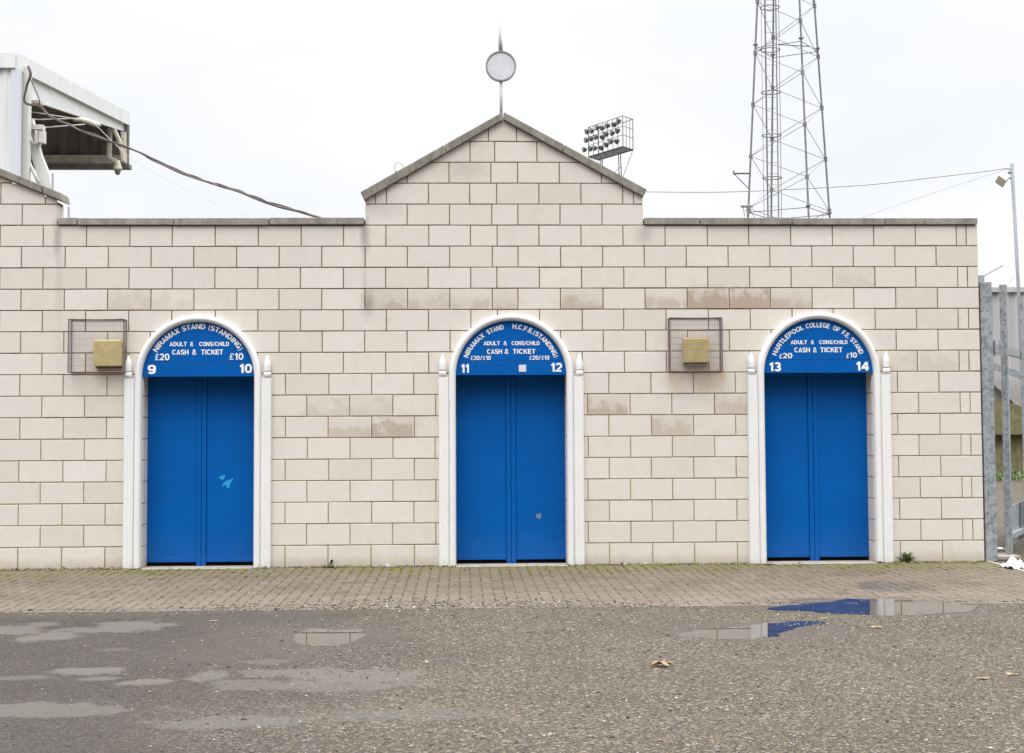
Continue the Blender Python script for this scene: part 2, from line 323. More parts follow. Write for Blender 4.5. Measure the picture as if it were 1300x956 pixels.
t = MT('moss', rough=1, spec=.1); t.color(t.ramp(t.noise(35, 4), [(.3, (.085, .095, .015)), (.7, (.20, .19, .045))])); M['moss'] = t.m
t = MT('weed_leaf', rough=.6); t.color(t.ramp(t.island(), [(0, (.06, .12, .025)), (1, (.17, .25, .08))])); M['leaf'] = t.m
t = MT('dry_leaf', rough=.7); t.color(t.ramp(t.noise(60), [(.3, (.16, .085, .035)), (.7, (.46, .31, .18))])); M['dryleaf'] = t.m
M['plastic'] = MT('white_plastic_bag', (.78, .78, .80), .4).m
M['hedge'] = M['leaf']

# ------------------------------------------------------------------ mesh helpers
class MB:
    def __init__(s): s.v = []; s.f = []; s.mi = []; s.cur = 0
    def poly(s, pts):
        n = len(s.v); s.v += [tuple(p) for p in pts]; s.f.append(list(range(n, n+len(pts)))); s.mi.append(s.cur)
    def add(s, vs, fs):
        n = len(s.v); s.v += [tuple(p) for p in vs]
        for f in fs: s.f.append([n+i for i in f]); s.mi.append(s.cur)
    def box(s, a, b, c=0):
        (x0, y0, z0), (x1, y1, z1) = a, b
        if x0 > x1: x0, x1 = x1, x0
        if y0 > y1: y0, y1 = y1, y0
        if z0 > z1: z0, z1 = z1, z0
        s.add([(x0, y0, z0), (x1, y0, z0), (x1, y1, z0), (x0, y1, z0), (x0, y0, z1), (x1, y0, z1), (x1, y1, z1), (x0, y1, z1)],
              [(0, 3, 2, 1), (4, 5, 6, 7), (0, 1, 5, 4), (1, 2, 6, 5), (2, 3, 7, 6), (3, 0, 4, 7)]); return s
    def prism(s, pts, y0, y1):
        """pts in (x,z), extruded from y0 to y1"""
        n = len(pts); vs = [(p[0], y0, p[1]) for p in pts]+[(p[0], y1, p[1]) for p in pts]
        s.add(vs, [tuple(range(n)), tuple(range(2*n-1, n-1, -1))]+[(i, i+n, (i+1) % n+n, (i+1) % n) for i in range(n)]); return s
    def tube(s, pts, r, seg=6, cap=True):
        pts = [Vector(p) for p in pts]; rs = r if isinstance(r, (list, tuple)) else [r]*len(pts)
        rings = []; ref = None
        for i, p in enumerate(pts):
            d = (pts[min(i+1, len(pts)-1)]-pts[max(i-1, 0)]).normalized()
            if ref is None:
                ref = Vector((0, 0, 1)) if abs(d.z) < .9 else Vector((1, 0, 0))
            a = (ref-d*ref.dot(d)).normalized(); b = d.cross(a); ref = a
            rings.append([p+(a*math.cos(2*math.pi*k/seg)+b*math.sin(2*math.pi*k/seg))*rs[i] for k in range(seg)])
        vs = [q for r_ in rings for q in r_]; fs = []
        for i in range(len(rings)-1):
            for k in range(seg):
                fs.append((i*seg+k, i*seg+(k+1) % seg, (i+1)*seg+(k+1) % seg, (i+1)*seg+k))
        if cap: fs += [tuple(range(seg-1, -1, -1)), tuple(range(len(vs)-seg, len(vs)))]
        s.add(vs, fs); return s
    def lathe(s, prof, seg=20, at=(0, 0, 0), sy=1.0):
        vs = []; fs = []
        for (r, z) in prof:
            for k in range(seg): vs.append((at[0]+r*math.cos(2*math.pi*k/seg), at[1]+sy*r*math.sin(2*math.pi*k/seg), at[2]+z))
        for i in range(len(prof)-1):
            for k in range(seg): fs.append((i*seg+k, i*seg+(k+1) % seg, (i+1)*seg+(k+1) % seg, (i+1)*seg+k))
        fs += [tuple(range(seg-1, -1, -1)), tuple(range(len(vs)-seg, len(vs)))]
        s.add(vs, fs); return s
    def build(s, name, mats, parent=None, smooth=False, bevel=0, loc=None):
        me = bpy.data.meshes.new(name); me.from_pydata(s.v, [], s.f)
        if not isinstance(mats, (list, tuple)): mats = [mats]
        for m_ in mats: me.materials.append(m_)
        if any(s.mi): me.polygons.foreach_set('material_index', s.mi)
        if smooth:
            me.polygons.foreach_set('use_smooth', [True]*len(me.polygons))
        me.update()
        o = bpy.data.objects.new(name, me); COL.objects.link(o)
        if loc is not None: o.location = loc
        if parent: o.parent = parent
        if bevel:
            b = o.modifiers.new('bevel', 'BEVEL'); b.width = bevel; b.segments = 2; b.limit_method = 'ANGLE'; b.angle_limit = rad(40)
        return o
def tag(o, label=None, cat=None, group=None, kind=None):
    if label: o['label'] = label
    if cat: o['category'] = cat
    if group: o['group'] = group
    if kind: o['kind'] = kind
    return o
def empty(name, loc, label, cat, group=None):
    o = bpy.data.objects.new(name, None); COL.objects.link(o); o.location = loc; o.empty_display_size = .2
    return tag(o, label, cat, group)
def under(parent, mb):
    """shift world-space builder coords into the local space of an unrotated parent"""
    L = parent.location; mb.v = [(a-L.x, b-L.y, c-L.z) for a, b, c in mb.v]; return mb
def clip(poly, a, b, c):
    """keep a*x+b*z<=c"""
    res = []
    for i in range(len(poly)):
        p, q = poly[i], poly[(i+1) % len(poly)]
        dp, dq = a*p[0]+b*p[1]-c, a*q[0]+b*q[1]-c
        if dp <= 0: res.append(p)
        if dp*dq < 0:
            t_ = dp/(dp-dq); res.append((p[0]+(q[0]-p[0])*t_, p[1]+(q[1]-p[1])*t_))
    return res
def sag(a, b, n=16, drop=.3):
    a, b = Vector(a), Vector(b)
    return [a.lerp(b, i/n)-Vector((0, 0, drop*4*(i/n)*(1-i/n))) for i in range(n+1)]

# ------------------------------------------------------------------ geometry of the facade
XR = 10.178
DOORS = []
for px, py in ((251.4, 478), (648.9, 476), (1039.6, 473.2)):
    p = W(px, py, -.035); DOORS.append((p.x, p.z))
HW = .583       # half clear width of arch band
OUT = .658      # outer radius of arch band
OPEN = [(DOORS[0][0]-.578, DOORS[0][0]+.59), (DOORS[1][0]-.588, DOORS[1][0]+.588), (DOORS[2][0]-.60, DOORS[2][0]+.580)]
TOPO = 2.025
THK = .25
# gable lines (x,z) of the coping underside
gl0, gl1 = W(462.5, 254.7), W(638.6, 152.6); gr0, gr1 = W(638.6, 152.6), W(817.5, 250.6)
GX0, GX1 = W(464.2, 262).x, W(815.9, 262).x
lg0, lg1 = W(0, 223.3), W(80.3, 255.9)
LGX = W(72.4, 262).x
def line_half(p, q):
    a, b = -(q.z-p.z), (q.x-p.x); return a, b, a*p.x+b*p.z
wallb = MB()
def block(poly, jit=True):
    """poly in (x,z), front face towards -y with a small chamfer down to the mortar"""
    A = 0
    for i in range(len(poly)):
        p, q = poly[i], poly[(i+1) % len(poly)]; A += p[0]*q[1]-q[0]*p[1]
    A = abs(A)/2
    if A < .0012: return
    cx = sum(p[0] for p in poly)/len(poly); cz = sum(p[1] for p in poly)/len(poly)
    xs = [p[0] for p in poly]; zs = [p[1] for p in poly]; wx = max(xs)-min(xs); wz = max(zs)-min(zs)
    if wx < .02 or wz < .02: return
    y = rnd.uniform(-.0018, .0012); tx, tz = rnd.uniform(-.0015, .0015), rnd.uniform(-.0015, .0015)
    def sh(p, d): return (cx+(p[0]-cx)*(1-2*d/wx), cz+(p[1]-cz)*(1-2*d/wz))
    o = [sh(p, 0) for p in poly]; f = [sh(p, .0028) for p in poly]; n = len(poly)
    def yy(p): return y+tx*(p[0]-cx)/.2+tz*(p[1]-cz)/.1
    vs = [(p[0], .012, p[1]) for p in o]+[(p[0], yy(p)+.0025, p[1]) for p in o]+[(p[0], yy(p), p[1]) for p in f]
    fs = []
    for i in range(n):
        j = (i+1) % n; fs += [(i, j, n+j, n+i), (n+i, n+j, 2*n+j, 2*n+i)]
    fs.append(tuple(range(2*n, 3*n)))
    wallb.add(vs, fs)
J = .0055
def joints(k):
    """x joints of course k (k=1 is the top full course)"""
    even = k % 2 == 0
    X = []
    if k <= 7:
        x = -4.5 if even else -4.725
        while x < 4.99-(0 if even else .1): X.append(x); x += .45
        if not even: X = [v for v in X if v < 4.73]
        r = 5.228 if even else 5.003
        while r < XR-.1: X.append(r); r += .45
        if even: X = [v for v in X if v < 9.75]
        else: X = [v for v in X if v < 9.96]+[10.06]
    else:
        x = -4.5 if even else -4.725
        while x < 1.4: X.append(x); x += .45
        x = 2.77 if even else 2.545
        while x < 4.6: X.append(x); x += .45
        x = 5.733 if even else 5.508
        while x < 8.1: X.append(x); x += .45
        if even: X += [8.828, 9.278, 9.728]
        else: X += [8.603, 9.053, 9.503, 9.953, 10.06]
    X = sorted(X)
    return [v+rnd.uniform(-.004, .004) for v in X]
L0, L1, L2 = line_half(gl0, gl1), line_half(gr0, gr1), line_half(lg0, lg1)
lgm = 2*(-2.6)  # left gable apex mirror line
def course(k, lo, hi, lines=()):
    z1 = 3.6-.225*(k-1); z0 = z1-.225
    js = [j for j in joints(k) if lo+.03 < j < hi-.03]
    if k == 0:   js = [j for j in [-4.5+.45*i for i in range(12)]+[4.05, 4.5, 4.95, 5.228, 5.678, 6.128] if lo+.03 < j < hi-.03]
    if k == -1:
        js = [j for j in [-4.725+.45*i for i in range(11)]+[.24, W(476.5, 243).x, W(490.7, 243).x, W(544, 243).x, 4.725-.01, 5.003, 5.453, 5.903, W(790.5, 243).x, W(804.4, 243).x] if lo+.03 < j < hi-.03]
        js = [j for j in js if not .1 < j < .235]
    if k == -2:  js = [j for j in [-4.5+.45*i for i in range(12)]+[W(p, 217).x for p in (516.6, 570, 623.2, 657, 710, 763.5)] if lo+.03 < j < hi-.03]
    if k == -3:  js = [j for j in [-4.725+.45*i for i in range(11)]+[W(p, 190).x for p in (596.7, 628, 681.7)] if lo+.03 < j < hi-.03]
    if k == -4:  js = [j for j in [-4.5+.45*i for i in range(11)]+[W(p, 165).x for p in (620, 655.8)] if lo+.03 < j < hi-.03]
    if k <= -5:  js = [j for j in [-4.5-.225*(k % 2)+.45*i for i in range(11)] if lo+.03 < j < hi-.03]
    xs = [lo]+js+[hi]
    for a, b in zip(xs[:-1], xs[1:]):
        segs = [(a+(J if a > lo else 0), b-(J if b < hi else 0))]
        if z1 <= TOPO+.01:
            for (o0, o1) in OPEN:
                ns = []
                for (p, q) in segs:
                    if q <= o0 or p >= o1: ns.append((p, q)); continue
                    if p < o0-.02: ns.append((p, o0))
                    if q > o1+.02: ns.append((o1, q))
                segs = ns
        for (p, q) in segs:
            zj0, zj1 = z0+J+rnd.uniform(-.0012, .0012), z1-J+rnd.uniform(-.0012, .0012)
            po = [(p, max(zj0, .0)), (q, max(zj0, .0)), (q, zj1), (p, zj1)]
            for (A_, B_, C_) in lines: po = clip(po, A_, B_, C_) if po else po
            if len(po) > 2: block(po)
for k in range(1, 17): course(k, -4.6, XR)
off = .004
for k in (0, -1, -2, -3, -4):
    course(k, GX0, GX1, [(L0[0], L0[1], L0[2]-off), (L1[0], L1[1], L1[2]-off)])
APX = -2.6
apz = lg0.z+(lg0.x-APX)*((lg0.z-lg1.z)/(lg1.x-lg0.x))
LL = line_half(Vector((2*APX-lg1.x, 0, lg1.z)), Vector((APX, 0, apz)))
for k in range(0, -8, -1):
    course(k, -4.6, LGX, [(L2[0], L2[1], L2[2]-off), LL])
# returns of the blocks: end faces (jambs, gable side, wall end)
def ret(x, z0, z1, side, d0=.012, d1=THK):
    """block end seen from the side; side=+1 faces +x"""
    y0, y1 = d0, d1
    e = x+side*.0; i_ = x-side*.006
    vs = [(i_, y0, z0), (i_, y1, z0), (i_, y1, z1), (i_, y0, z1), (e, y0, z0), (e, y1, z0), (e, y1, z1), (e, y0, z1)]
    wallb.add(vs, [(0, 1, 5, 4), (1, 2, 6, 5), (2, 3, 7, 6), (3, 0, 4, 7), (4, 5, 6, 7)])
for (o0, o1) in OPEN:
    for k in range(8, 17):
        z1 = 3.6-.225*(k-1); z0 = max(z1-.225, 0)
        ret(o0+.003, z0+J, z1-J, 1, d1=THK if k % 2 else .13); ret(o1-.003, z0+J, z1-J, -1, d1=THK if k % 2 else .13)
        if not k % 2:
            ret(o0+.003, z0+J, z1-J, 1, d0=.14); ret(o1-.003, z0+J, z1-J, -1, d0=.14)
for k in range(1, 17):
    z1 = 3.6-.225*(k-1); z0 = max(z1-.225, 0); ret(XR+.003, z0+J, z1-J, 1)
for k in (0,):
    z1 = 3.825; ret(LGX+.003, 3.6+J, z1-J, 1, d1=.13); ret(LGX+.003, 3.6+J, z1-J, 1, d0=.14)
    ret(GX1+.003, 3.6+J, z1-J, 1); ret(GX0-.003, 3.6+J, z1-J, -1)
# mortar core behind the block faces
wallb.cur = 1
cy0, cy1 = .006, THK
def core(x0, x1, z0, z1): wallb.box((x0, cy0, z0), (x1, cy1, z1))
px0 = -4.597
for (o0, o1) in OPEN:
    core(px0, o0-.001, 0, TOPO); px0 = o1+.001
core(px0, XR-.003, 0, TOPO); core(-4.597, XR-.003, TOPO, 3.598)
wallb.prism([(GX0+.003, 3.598), (GX1-.003, 3.598), (GX1-.003, gr1.z), (gl1.x, gl1.z-.004), (GX0+.003, gl0.z)], cy0, cy1)
wallb.prism([(-4.597, 3.598), (LGX-.003, 3.598), (LGX-.003, lg1.z), (APX, apz-.004), (-4.597, apz-(APX+4.597)*-((lg1.z-lg0.z)/(lg1.x-lg0.x))*-1 if False else apz-( -APX+(-4.597)*-1*0+0) if False else lg0.z)], cy0, cy1)

bld = empty('turnstile_building', (5, 0, 0), 'long pale concrete block wall building with a central gable and three blue doorways', 'building')
wo = under(bld, wallb).build('wall', [M['block'], M['mortar']], bld)
# hidden room behind the wall
b = MB(); b.box((-4.6, 4.0, 0), (XR-.01, 4.2, 3.3)); b.box((XR-.21, THK+.002, 0), (XR-.012, 3.998, 3.3)); b.box((-4.6, THK+.002, 0), (-4.4, 3.998, 3.3))
under(bld, b).build('rear_wall', M['block'], bld)
b = MB(); b.box((-4.58, THK+.004, 3.302), (XR-.02, 4.19, 3.42)); under(bld, b).build('roof', M['coping'], bld)
# flat coping stones
def flat_coping(pxs, y0=277.0, y1=284.6):
    for a, c in zip(pxs[:-1], pxs[1:]):
        pa, pc = W(a, 281), W(c, 281); zt = W((a+c)/2, y0).z; zb = 3.604
        g = .004; b = MB(); dz = rnd.uniform(-.003, .003)
        b.box((pa.x+g, -.028+rnd.uniform(-.003, .003), zb+dz), (pc.x-g, THK+.03, zt+dz+rnd.uniform(-.002, .002)))
        under(bld, b).build('coping_stone', M['coping'], bld, bevel=.006)
flat_coping([73.5, 99, 221, 342, 462.8])
flat_coping([817.5, 888.5, 1005, 1123, 1240.6])
# raking copings
def rake(p0, p1, q0, q1, cuts, depth=(-.045, THK+.03), m_=M['coping_dark']):
    """p: lower edge line, q: upper edge line (world x,z)"""
    for a, c in zip(cuts[:-1], cuts[1:]):
        e = .0018
        P0, P1, Q0, Q1 = p0.lerp(p1, a+e), p0.lerp(p1, c-e), q0.lerp(q1, a+e), q0.lerp(q1, c-e)
        b = MB(); dy = rnd.uniform(-.004, .004)
        b.prism([(P0.x, P0.z), (P1.x, P1.z), (Q1.x, Q1.z), (Q0.x, Q0.z)], depth[0]+dy, depth[1])
        under(bld, b).build('coping_stone', m_, bld, bevel=.005)
rake(W(462.5, 254.9), W(638.5, 152.6), W(457.5, 244.8), W(638.4, 143.0), [0, .59, 1])
rake(W(639.3, 152.6), W(816.8, 250.4), W(639.2, 143.0), W(820.9, 241.4), [0, .42, 1])
rake(Vector((APX, 0, apz)), W(81.5, 256.4), Vector((APX, 0, apz+.085)), W(79, 245.8), [0, .3, .62, .93, .999])
rake(Vector((2*APX-.5, 0, lg1.z)), Vector((APX-.004, 0, apz)), Vector((2*APX-.5, 0, lg1.z+.085)), Vector((APX-.004, 0, apz+.085)), [0, .5, 1])

# ------------------------------------------------------------------ door frames, doors
def frame_mesh(cx, zs):
    """arch band + legs: swept rounded profile"""
    b = MB()
    prof = [(-.0375, 0), (-.037, .03), (-.030, .052), (-.014, .064), (0, .067), (.014, .064), (.030, .052), (.037, .03), (.0375, 0)]   # (offset outwards, height off wall)
    R = (HW+OUT)/2+.002
    path = [(-R, 0.0, (-1, 0)), (-R, zs*.5, (-1, 0)), (-R, zs, (-1, 0))]
    for i in range(1, 48):
        a = math.pi-math.pi*i/48; path.append((R*math.cos(a), zs+R*math.sin(a), (math.cos(a), math.sin(a))))
    path += [(R, zs, (1, 0)), (R, zs*.5, (1, 0)), (R, 0.0, (1, 0))]
    vs = []; n = len(prof)
    for (x, z, (nx, nz)) in path:
        for (o, h) in prof: vs.append((cx+x+nx*o, -.002-h, z+nz*o))
    fs = [(i*n+j, (i+1)*n+j, (i+1)*n+j+1, i*n+j+1) for i in range(len(path)-1) for j in range(n-1)]
    b.add(vs, fs)
    return b
for di, (cx, zs) in enumerate(DOORS):
    nm = ['left', 'central', 'right'][di]
    fr = under(bld, frame_mesh(cx, zs-.01)).build('door_frame', M['white'], bld, smooth=True)
    fr['label'] = 'white arched surround of the %s doorway with spear topped posts' % nm
    for s in (-1, 1):
        # fluted outer post
        x0, x1 = .656, .766
        n = 10; pr = []
        for i in range(n+1):
            u = i/n; h = .060+.004*math.cos(u*math.pi*6) - (.02 if i == n else .028 if i == 0 else 0)
            pr.append((x0+(x1-x0)*u, h))
        b = MB(); zt = zs-.018
        for (za, zb) in ((0, zt),):
            vs = [(cx+s*x, -.001-h, za) for x, h in pr]+[(cx+s*x, -.001-h, zb) for x, h in pr]+[(cx+s*x0, .0, za), (cx+s*x1, .0, za), (cx+s*x0, .0, zb), (cx+s*x1, .0, zb)]
            m1 = n+1; fs = [(i, i+1, m1+i+1, m1+i) for i in range(n)]
            fs += [(2*m1, 0, m1, 2*m1+2), (n, 2*m1+1, 2*m1+3, m1+n), tuple([2*m1+2]+list(range(m1, 2*m1))+[2*m1+3])]
            b.add(vs, fs)
        po = under(bld, b).build('door_post', M['white'], bld)
        xc = cx+s*.724
        b = MB()
        b.lathe([(.012, 0), (.030, .008), (.040, .028), (.041, .042), (.034, .060), (.022, .068)], 20, (xc, -.036, zs-.018), .85)
        b.lathe([(.030, .067), (.036, .0695), (.0365, .078), (.035, .10), (.037, .125), (.034, .155), (.026, .185), (.015, .213), (.003, .240)], 20, (xc, -.036, zs-.016), .85)
        L = bld.location
        under(bld, b).build('spear_finial', M['white'], po, smooth=True)
    # doors
    o0, o1 = OPEN[di]; yd = .215
    p = W([249, 642, 1026][di]+6.8, 600, yd); mc = p.x
    zt = TOPO+.03; zb = .040
    for (a, c, sd_) in ((o0+.002, mc-.052, 0), (mc+.052, o1-.002, 1)):
        b = MB(); b.box((a, yd+.012, zb), (c, yd+.045, zt))
        b.box((a+.001, yd+.006, zb), (c-.001, yd+.0118, zb+.05))
        lf = under(bld, b).build('door_leaf', M['door'], bld, bevel=.002)
        if di == 0 and sd_ == 1:
            b = MB(); yy_ = yd+.0105
            for pts in ([(277, 606), (281, 604), (286.5, 603), (285, 607), (283, 609.5), (279, 607.5)], [(286, 611), (292, 609), (296.5, 606.5), (294.5, 611), (292, 615), (291, 619.5), (288, 620), (287.5, 616.5), (285, 616), (282, 619), (283.5, 614)]):
                q = [W(u, v, yy_) for u, v in pts]; b.prism([(w.x, w.z) for w in q], yy_-.001, yy_+.0015)
            under(bld, b).build('paint_mark', M['mark'], lf)
        if di == 1 and sd_ == 1:
            b = MB(); yy_ = yd+.0105
            for pts in ([(680, 655), (682.5, 651.5), (683, 656), (681.5, 658)], [(683.5, 653), (686.5, 651), (687, 656), (685, 659.5), (683, 658)]):
                q = [W(u, v, yy_) for u, v in pts]; b.prism([(w.x, w.z) for w in q], yy_-.001, yy_+.0015)
            under(bld, b).build('paint_mark', M['greymark'], lf)
    b = MB(); b.box((mc-.050, yd-.006, .0), (mc-.003, yd+.03, zt)); b.box((mc+.003, yd-.006, .0), (mc+.050, yd+.03, zt)); b.box((mc-.0028, yd+.006, .0), (mc+.0028, yd+.03, zt))
    under(bld, b).build('door_mullion', M['door'], bld, bevel=.002)
    b = MB(); b.box((o0-.0, .26, -.02), (o1, .28, zt)); b.box((o0+.002, .172, -.02), (o1-.002, .259, .001)); under(bld, b).build('shade_backing', M['black'], bld)  # black sheets stand in for the shade inside the doorway
    b = MB(); b.box((o0+.002, -.12, -.05), (o1-.002, .17, .005)); under(bld, b).build('threshold', M['concrete'], bld, bevel=.004)

# ------------------------------------------------------------------ arched signs
def ea(cx, cy, rx, ry, a0, a1, n=14, p=.86):
    """arc of a slightly squared ellipse, angles in degrees"""
    res = []
    for i in range(n+1):
        a = rad(a0+(a1-a0)*i/n); c_, s_ = math.cos(a), math.sin(a)
        res.append((cx+rx*math.copysign(abs(c_)**p, c_), cy+ry*math.copysign(abs(s_)**p, s_)))
    return res
# letter skeletons on a cap height of 1: (advance width, [(points, closed), ...])
GL = {
 'A': (.74, [([(.07, .0), (.37, .93), (.67, .0)], 0), ([(.18, .27), (.56, .27)], 0)]),
 'C': (.76, [(ea(.39, .5, .29, .41, 42, 318), 0)]),
 'D': (.74, [([(.09, .09), (.09, .91), (.31, .91)]+ea(.31, .5, .32, .41, 80, -80, 10)+[(.31, .09)], 1)]),
 'E': (.64, [([(.60, .91), (.09, .91), (.09, .09), (.61, .09)], 0), ([(.17, .51), (.55, .51)], 0)]),
 'F': (.60, [([(.58, .91), (.09, .91), (.09, .0)], 0), ([(.17, .49), (.52, .49)], 0)]),
 'G': (.80, [(ea(.40, .5, .30, .41, 42, 322)+[(.70, .14), (.70, .44), (.42, .44)], 0)]),
 'H': (.74, [([(.09, 0), (.09, 1)], 0), ([(.65, 0), (.65, 1)], 0), ([(.17, .51), (.57, .51)], 0)]),
 'I': (.28, [([(.14, 0), (.14, 1)], 0)]),
 'K': (.74, [([(.09, 0), (.09, 1)], 0), ([(.62, 1.0), (.19, .42)], 0), ([(.29, .56), (.66, 0)], 0)]),
 'L': (.60, [([(.09, 1), (.09, .09), (.57, .09)], 0)]),
 'M': (.88, [([(.09, 0), (.09, .98)], 0), ([(.79, 0), (.79, .98)], 0), ([(.13, .93), (.44, .10), (.75, .93)], 0)]),
 'N': (.76, [([(.09, 0), (.09, 1)], 0), ([(.67, 0), (.67, 1)], 0), ([(.13, .93), (.63, .07)], 0)]),
 'O': (.80, [(ea(.40, .5, .31, .41, 0, 345, 23), 1)]),
 'P': (.68, [([(.09, 0), (.09, .91), (.36, .91)]+ea(.36, .67, .22, .24, 80, -80, 8)+[(.36, .43), (.14, .43)], 0)]),
 'R': (.74, [([(.09, 0), (.09, .91), (.38, .91)]+ea(.38, .68, .23, .23, 80, -80, 8)+[(.38, .45), (.14, .45)], 0), ([(.40, .42), (.56, .34), (.62, .0)], 0)]),
 'S': (.70, [(ea(.35, .71, .25, .20, 20, 180, 10)+[(.12, .62), (.35, .51), (.58, .40)]+ea(.35, .29, .25, .20, 0, -160, 10), 0)]),
 'T': (.66, [([(.33, 0), (.33, .9)], 0), ([(.02, .91), (.64, .91)], 0)]),
 'U': (.74, [([(.09, 1), (.09, .40)]+ea(.37, .37, .28, .28, 190, 350, 10)+[(.65, .40), (.65, 1)], 0)]),
 'X': (.72, [([(.08, 0), (.64, 1)], 0), ([(.64, 0), (.08, 1)], 0)]),
 '(': (.34, [(ea(.36, .42, .24, .66, 128, 232, 8, 1), 0)]),
 ')': (.34, [(ea(-.02, .42, .24, .66, 52, -52, 8, 1), 0)]),
 '.': (.26, [([(.05, .09), (.21, .09)], 0)]),
 '/': (.34, [([(.03, -.05), (.30, 1.05)], 0)]),
 '&': (.80, [([(.70, .0), (.22, .62)]+ea(.35, .77, .16, .16, 200, -30, 9)+[(.48, .62), (.20, .46)]+ea(.30, .27, .21, .20, 140, 300, 8)+[(.52, .17), (.66, .44)], 0)]),
 '£': (.70, [([(.60, .72)]+ea(.42, .72, .17, .20, 20, 180, 8)+[(.25, .5), (.27, .26), (.10, .08), (.62, .08)], 0), ([(.08, .46), (.50, .46)], 0)]),
 '0': (.70, [(ea(.35, .5, .25, .41, 0, 345, 23), 1)]),
 '1': (.46, [([(.06, .72), (.20, .78), (.30, .96)], 0), ([(.31, 0), (.31, 1)], 0)]),
 '2': (.70, [(ea(.35, .68, .24, .23, 165, -25, 10)+[(.10, .09), (.62, .09)], 0)]),
 '3': (.70, [(ea(.34, .71, .22, .20, 155, -80, 9)+[(.30, .51)], 0), ([(.30, .52)]+ea(.34, .29, .25, .20, 80, -160, 10), 0)]),
 '4': (.72, [([(.50, 0), (.50, .97)], 0), ([(.46, .94), (.08, .30), (.68, .30)], 0)]),
 '9': (.70, [(ea(.34, .67, .24, .24, 0, 345, 19), 1), ([(.585, .66)]+ea(.33, .42, .25, .33, 10, -145, 9), 0)]),
}
def ribbon(pts, closed, h):
    P_ = [Vector(p) for p in pts]
    Q = [P_[0]]
    for p in P_[1:]:
        if (p-Q[-1]).length > .012: Q.append(p)
    if closed and (Q[0]-Q[-1]).length < .012: Q.pop()
    n = len(Q); L_, R2 = [], []
    for i in range(n):
        a = Q[i-1] if (i > 0 or closed) else None; c = Q[(i+1) % n] if (i < n-1 or closed) else None
        d1 = (Q[i]-a).normalized() if a is not None else None; d2 = (c-Q[i]).normalized() if c is not None else None
        if d1 is None: d1 = d2
        if d2 is None: d2 = d1
        n1, n2 = Vector((-d1.y, d1.x)), Vector((-d2.y, d2.x)); m_ = (n1+n2)
        m_ = m_.normalized() if m_.length > .2 else n1
        k_ = min(h/max(m_.dot(n1), .45), h*1.9)
        L_.append(Q[i]+m_*k_); R2.append(Q[i]-m_*k_)
    vs = L_+R2; fs = [(i, (i+1) % n, n+(i+1) % n, n+i) for i in range(n if closed else n-1)]
    return vs, fs
def text_mesh(body, bold=False, spacing=1.0):
    v = []; f = []; x = 0; h = .108 if bold else .094
    for c in body:
        if c == ' ': x += .42*spacing; continue
        adv, strokes = GL[c]
        for k_, (pts, cl) in enumerate(strokes):
            vs, fs = ribbon(pts, cl, h*(.6 if c in '()/£' else 1)); n = len(v)
            v += [(x+q.x, q.y, k_) for q in vs]; f += [[n+i for i in t_] for t_ in fs]
        x += (adv+.06)*spacing
    return v, f
CAPH = 1.0
def fit(body, x0, x1, z0, z1, bold=False, spacing=1.0):
    v, f = text_mesh(body, bold, spacing)
    xs = [p[0] for p in v]; a, c = min(xs), max(xs)
    return [(x0+(p[0]-a)/(c-a)*(x1-x0), z0+p[1]*(z1-z0), p[2]) for p in v], f
def arc(body, a0, a1, R, cap, bold=False, spacing=1.0):
    v, f = text_mesh(body, bold, spacing); xs = [p[0] for p in v]; a, c = min(xs), max(xs)
    res = []
    for p in v:
        th = rad(a0+(p[0]-a)/(c-a)*(a1-a0)); r = R+p[1]*cap
        res.append((r*math.cos(th), r*math.sin(th), p[2]))
    return res, f
SC = 6.842*120.3
SIGNS = [
 dict(c=(625, 602), split=478, arcs=[('NIRAMAX STAND (STANDING)', 149.5, 32.5, 413, 46)],
      t=[('ADULT', 375, 523, 302, 338), ('&', 553, 580, 302, 338), ('CONS/CHILD', 630, 888, 302, 338), ('CASH', 398, 540, 368, 412), ('&', 570, 608, 368, 412), ('TICKET', 648, 835, 368, 412),
         ('£20', 248, 375, 402, 460), ('£10', 888, 1012, 400, 458), ('9', 190, 262, 500, 578), ('10', 980, 1088, 495, 572)],
      lab='blue arched sign above the left doorway, with numbers 9 and 10 in white'),
 dict(c=(642, 588), split=465, arcs=[('NIRAMAX', 158.5, 124, 404, 42), ('STAND', 119.5, 98.5, 404, 42), ('H.C.F.E.(STANDING)', 88, 21.5, 404, 42)],
      t=[('ADULT', 403, 545, 293, 328), ('&', 578, 608, 293, 328), ('CONS/CHILD', 648, 893, 293, 328), ('CASH', 433, 565, 362, 403), ('&', 588, 622, 362, 403), ('TICKET', 660, 855, 362, 403),
         ('£20', 288, 368, 420, 456), ('/', 372, 392, 420, 456), ('£10', 396, 466, 420, 456), ('£20', 800, 880, 420, 456), ('/', 884, 902, 420, 456), ('£10', 906, 978, 420, 456), ('11', 208, 275, 492, 568), ('12', 990, 1088, 485, 560)],
      lab='blue arched sign above the central doorway, with numbers 11 and 12 and a white square'),
 dict(c=(647, 568), split=452, arcs=[('HARTLEPOOL', 158, 107.5, 400, 42), ('COLLEGE', 104.5, 75.5, 400, 42), ('OF', 71, 62.5, 400, 42), ('F.E.', 58.5, 48.5, 400, 42), ('STAND', 45.5, 23.5, 400, 42)],
      t=[('ADULT', 405, 550, 282, 316), ('&', 585, 612, 282, 316), ('CONS/CHILD', 657, 910, 282, 316), ('CASH', 437, 575, 345, 388), ('&', 603, 635, 345, 388), ('TICKET', 667, 862, 345, 388),
         ('£', 300, 328, 400, 443), ('20', 331, 418, 393, 440), ('£', 893, 925, 398, 440), ('10', 928, 990, 390, 436), ('13', 213, 315, 475, 553), ('14', 980, 1092, 472, 550)],
      lab='blue arched sign above the right doorway, with numbers 13 and 14 in white'),
]
